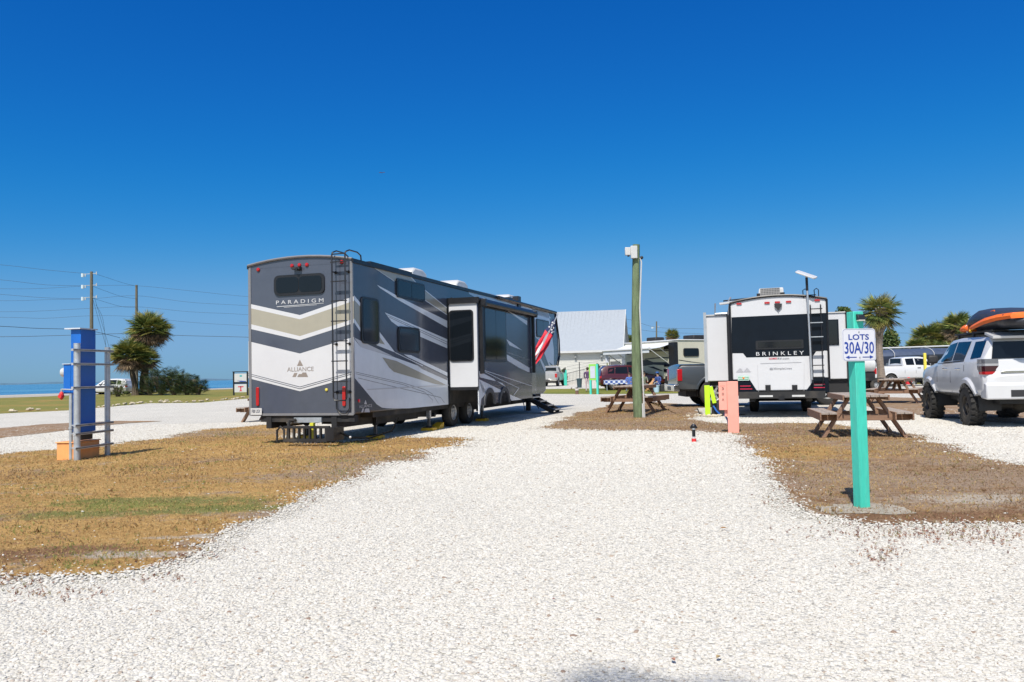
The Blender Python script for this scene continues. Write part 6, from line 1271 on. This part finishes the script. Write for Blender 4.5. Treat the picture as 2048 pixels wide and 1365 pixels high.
def wire(pts,lab,D0_=74,D1_=74,r_=.012,grp='power lines on the left'):
    n_=len(pts)-1; q=[W(x,y,D0_+(D1_-D0_)*i/n_) for i,(x,y) in enumerate(pts)]; fine=[]
    for i in range(n_):
        for k in range(6):
            t=k/6; a_=q[max(0,i-1)]; b_=q[i]; c_=q[i+1]; d_=q[min(n_,i+2)]
            fine.append(.5*((2*b_)+(c_-a_)*t+(2*a_-5*b_+4*c_-d_)*t*t+(-a_+3*b_-3*c_+d_)*t**3))
    fine.append(q[-1]); b=MB(); b.tube(fine,r_,WR,5); tag(b.build('power_line'),lab,'wire',grp)
LW=[((-330,505),(-160,518),(0,530),(90,540),(165,547)),((-330,535),(-160,548),(0,560),(90,570),(165,572)),((-330,560),(-160,576),(0,589),(90,596),(165,598))]
for pts,o_ in zip(LW,('top','middle','lower')): wire(pts,'thin power line running left from the '+o_+' arm of the nearer utility pole',70,74)
for pts,o_ in zip((((183,546),(215,556),(245,566),(273,573)),((183,572),(215,584),(245,594),(273,598)),((183,596),(215,606),(245,614),(273,615))),('top','middle','lower')): wire(pts,'short '+o_+' power line between the two left utility poles',74,88)
for pts,o_ in zip((((-330,573),(0,578),(90,577),(183,572),(273,572),(380,582),(500,594),(700,606)),((-330,600),(0,602),(90,600),(183,598),(273,592),(380,605),(500,612),(700,624)),((-330,622),(0,624),(90,622),(183,617),(273,614),(380,624),(500,630),(700,645)),((-330,632),(0,635),(90,637),(183,632),(273,634),(380,645),(500,652),(700,660))),('topmost','second','third','fourth')): wire(pts,o_+' long power line passing behind both left utility poles',84,92)
wire(((-330,642),(-160,648),(0,653),(70,657),(140,659),(190,664),(240,676)),'thick sagging cable running behind the top of the blue cabinet',60,84,.022)
wire(((-330,676),(0,674),(100,672),(200,669),(260,668),(380,672),(500,675),(700,682)),'thick cable crossing just above the sea to the charcoal camper',80,90,.022)
for pts in (((186,600),(200,650),(215,705)),((189,596),(205,650),(222,708)),((192,610),(206,640),(212,700))): wire(pts,'slack guy wire dropping from the nearer utility pole',74,78,.012,'guy wires')
wire(((1180,636),(1250,638),(1313,655),(1400,658),(1460,662)),'faint power line passing the distant pole',150,150,.02,'far power lines'); wire(((1180,654),(1250,656),(1313,664),(1400,668),(1460,672)),'faint lower power line passing the distant pole',150,150,.02,'far power lines')
wire(((1700,662),(1760,665),(1830,667),(1900,668)),'faint power line seen between the single palm and the grove',150,150,.02,'far power lines')
# ------------------------------------------------------------------ people (one skinned surface each; clothing as child meshes)
SK=M('skin',(.50,.30,.21),.6)
def skin_tube(b,P,m): 
    for pts,rr_ in P: b.tube(pts,rr_,m,8)
def person(name,loc,az,lab,pose,top,legs,hat=None,hair=(.05,.03,.02)):
    r=root(name,loc,az,lab,'person'); tm=M('cloth_'+'_'.join(str(int(c*99)) for c in top),top,.8); lm_=M('cloth_'+'_'.join(str(int(c*99)) for c in legs),legs,.8); hm=M('hair_'+str(int(hair[0]*100)),hair,.8)
    sit=pose=='sit'; hz_=.47 if sit else .90; V={}
    pts={'pel':(0,0,hz_),'wai':(0,.02,hz_+.18),'che':(0,.06 if sit else .02,hz_+.38),'nec':(0,.08 if sit else .02,hz_+.54),'hed':(0,.12 if sit else .03,hz_+.66),'top':(0,.12 if sit else .03,hz_+.78)}
    ed=[('pel','wai'),('wai','che'),('che','nec'),('nec','hed'),('hed','top')]; ra={'pel':.15,'wai':.13,'che':.155,'nec':.055,'hed':.095,'top':.06}
    for s,S_ in ((-1,'l'),(1,'r')):
        pts['sh'+S_]=(s*.19,pts['che'][1],hz_+.47); pts['el'+S_]=(s*.25,.10 if sit else .0,hz_+.22); pts['wr'+S_]=(s*.16,.34 if sit else .10,hz_+.18 if sit else hz_-.02); pts['ha'+S_]=(s*.13,.42 if sit else .12,hz_+.17 if sit else hz_-.12)
        pts['hp'+S_]=(s*.10,.02,hz_-.04); pts['kn'+S_]=(s*.13,.45,.46) if sit else (s*.11,.03,.48); pts['an'+S_]=(s*.13,.45,.08) if sit else (s*.11,0,.08); pts['to'+S_]=(s*.14,.62,.04) if sit else (s*.12,.17,.04)
        for k,v in (('sh',.065),('el',.045),('wr',.032),('ha',.042),('hp',.10),('kn',.062),('an',.042),('to',.045)): ra[k+S_]=v
        ed+=[('che','sh'+S_),('sh'+S_,'el'+S_),('el'+S_,'wr'+S_),('wr'+S_,'ha'+S_),('pel','hp'+S_),('hp'+S_,'kn'+S_),('kn'+S_,'an'+S_),('an'+S_,'to'+S_)]
    ks=list(pts); me=bpy.data.meshes.new('body'); me.from_pydata([pts[k] for k in ks],[(ks.index(a),ks.index(c)) for a,c in ed],[]); me.materials.append(SK); me.materials.append(tm); me.materials.append(lm_)
    o=bpy.data.objects.new('body',me); C.objects.link(o); o.parent=r; md=o.modifiers.new('skin','SKIN'); 
    for i,k in enumerate(ks): sv_=me.skin_vertices[0].data[i]; sv_.radius=(ra[k],ra[k]*(.75 if k in('che','wai','pel') else 1)); sv_.use_root=(k=='pel')
    sb=o.modifiers.new('sub','SUBSURF'); sb.levels=1; sb.render_levels=1
    dg=bpy.context.evaluated_depsgraph_get(); m2=bpy.data.meshes.new_from_object(o.evaluated_get(dg)); o.modifiers.clear(); o.data=m2
    m2.materials.clear(); [m2.materials.append(q) for q in (SK,tm,lm_)]
    for p_ in m2.polygons:
        c=p_.center; p_.use_smooth=True; z=c.z
        if z>hz_+.53: p_.material_index=0
        elif (sit and c.y>.33 and z>hz_+.08) or ((not sit) and abs(c.x)>.12 and z<hz_+.05 and z>.6 and c.y>.05): p_.material_index=0
        elif z>hz_+.02: p_.material_index=1
        else: p_.material_index=2
    hc=Vector(pts['hed'])+Vector((0,0,.03)); b=MB(); b.ball(hc+Vector((0,-.02,.03)),.105,hm,(1,1.08,1.0),10); b.build('hair',r)
    if hat: b=MB(); b.ball(hc+Vector((0,0,.075)),.112,M('cap_'+str(int(hat[2]*99)),hat,.7),(1.05,1.1,.7),10); b.box(-.08,.08,.05,.24,hc.z+.065,hc.z+.08,M('cap_'+str(int(hat[2]*99)),hat,.7)); b.build('cap',r)
    b=MB(); b.ball(hc+Vector((0,.10,-.01)),.02,SK,(1,1,1.2),6); 
    for s in (-1,1): b.ball(hc+Vector((s*.035,.088,.02)),.012,BLK,n=6)
    b.build('face',r)
    return r
gt=G_at(1240,60); ptbl=root('covered_table',(gt.x,gt.y,0),92,'long table under a blue gingham cloth in front of the maroon car','table')
GH=bpy.data.materials.new('blue_gingham'); GH.use_nodes=True
_t=GH.node_tree; _c=_t.nodes.new('ShaderNodeTexChecker'); _c.inputs['Scale'].default_value=5.5; _c.inputs[1].default_value=(.05,.10,.35,1); _c.inputs[2].default_value=(.62,.66,.76,1); _tc=_t.nodes.new('ShaderNodeTexCoord'); _t.links.new(_tc.outputs['Object'],_c.inputs['Vector']); _t.links.new(_c.outputs[0],_t.nodes['Principled BSDF'].inputs['Base Color'])
b=MB(); b.box(-.42,.42,-1.15,1.25,.74,.77,GH); b.box(.40,.42,-1.15,1.25,.46,.74,GH); b.box(-.42,-.40,-1.15,1.25,.46,.74,GH); b.box(-.40,.40,-1.15,-1.13,.5,.74,GH); b.build('tablecloth_top',ptbl)
for x in (-.3,.3):
    for y in (-.95,1.05): b=MB(); b.cyl((x,y,0),(x,y,.74),.025,GAL); b.build('leg',ptbl)
def pp_(px,D,az,lab,pose,top,legs,hat=None,hair=(.05,.03,.02)): g=G_at(px,D); person('person',(g.x,g.y,0),az,lab,pose,top,legs,hat,hair)
pp_(1176,57,10,'person in a purple top and pale trousers standing left of the notice board','stand',(.10,.05,.12),(.55,.42,.45))
pp_(1260,56,200,'seated person in a blue and white shirt at the gingham table','sit',(.10,.18,.50),(.12,.14,.18))
pp_(1288,56,170,'seated person in a grey-green shirt just right of the timber pole','sit',(.22,.24,.17),(.10,.11,.12))
pp_(1318,54,230,'seated person in a blue cap and plaid shirt right of the timber pole','sit',(.05,.09,.28),(.03,.03,.035),(.02,.09,.30))
g=G_at(1302,54); dg_=root('dog',(g.x,g.y,0),60,'tan and white dog sitting between the seated people','dog')
b=MB(); DG=M('tan_fur',(.45,.24,.10),.8,var=.2); b.tube([(0,-.30,.12),(0,-.22,.28),(0,-.02,.42),(0,.12,.56),(0,.18,.68),(0,.26,.76),(0,.40,.72)],[.08,.16,.15,.12,.085,.09,.04],DG,10)
for s in (-1,1): b.tube([(s*.07,.10,.45),(s*.08,.14,.22),(s*.08,.15,.03),(s*.08,.20,.02)],[.06,.035,.03,.03],DG,8); b.tube([(s*.10,-.22,.22),(s*.13,-.05,.20),(s*.12,-.12,.05),(s*.12,.0,.03)],[.10,.07,.035,.03],DG,8); b.tube([(s*.05,.24,.80),(s*.08,.22,.86),(s*.09,.20,.80)],[.03,.03,.01],DG,6)
b.tube([(0,-.32,.10),(0,-.5,.06),(.1,-.6,.10)],[.03,.025,.01],DG,6); b.build('body',dg_)
for px,D,lab in ((1330,56,'black folding camp chair beside the person in the blue cap'),(1272,58,'black folding camp chair behind the seated person in blue and white')):
    g=G_at(px,D); ch=root('camp_chair',(g.x,g.y,0),200 if px<1300 else 240,lab,'chair','camp chairs'); b=MB(); b.box(-.28,.28,-.25,.25,.42,.45,BLKP); b.build('seat',ch,bev=.01); b=MB(); b.beam((0,-.25,.44),(0,-.36,.95),.56,.03,BLKP,(1,0,0)); b.box(-.28,.28,-.34,-.28,.5,.95,BLKP); b.build('backrest',ch)
    for x in (-.27,.27):
        for y in (-.25,.25): b=MB(); b.beam((x,y,.0),(-x*.2,y*.2,.43),.025,.025,GAL); b.build('leg',ch)
p=G_at(1313,52); b=MB(); b.lathe([(.16,0),(.2,.4),(.22,.42),(.22,.46)],(0,0,0),M('pale_blue_bucket',(.45,.62,.75),.5),'z',14); b.tube([(-.2,0,.44),(-.1,0,.62),(.1,0,.62),(.2,0,.44)],.012,WHITE2); tag(b.build('bucket',None,loc=(p.x,p.y,0)),'pale blue bucket on the green strip before the seated people','bucket')
b=MB()
for k,(x,y) in enumerate(((1256,58),(1338,56))): pass
p=G_at(1334,53.5); b.box(-.45,.45,-.25,.25,0,.38,BLKP); b.box(-.47,.47,-.27,.27,.38,.46,BLK); tag(b.build('storage_bin',None,loc=(p.x,p.y,0),bev=.03),'long black storage bin left of the grey pickup truck','bin')

# a palm standing behind the photographer, outside the frame: its shade reaches the bottom of the picture
pb=root('palm_tree',(-1.6,-3.4,-.03),0,'palm standing behind the viewpoint, seen only by the shade of its fronds','palm tree','palms behind the viewpoint')
b=MB(); b.keep=True; src=crown(24,.9,1.1,31); b.v=[tuple(Vector(v)*.42+Vector((.62,1.80,7.0))) for v in src.v]; b.f=src.f; b.m=src.m; b.ms=src.ms; b.sm=src.sm; b.build('crown',pb)
b=MB(); b.tube([(0,0,0),(.1,.1,3),(.4,.6,5.5),(.62,1.80,7.0)],[.24,.2,.18,.18],TRK,10); b.build('trunk',pb)
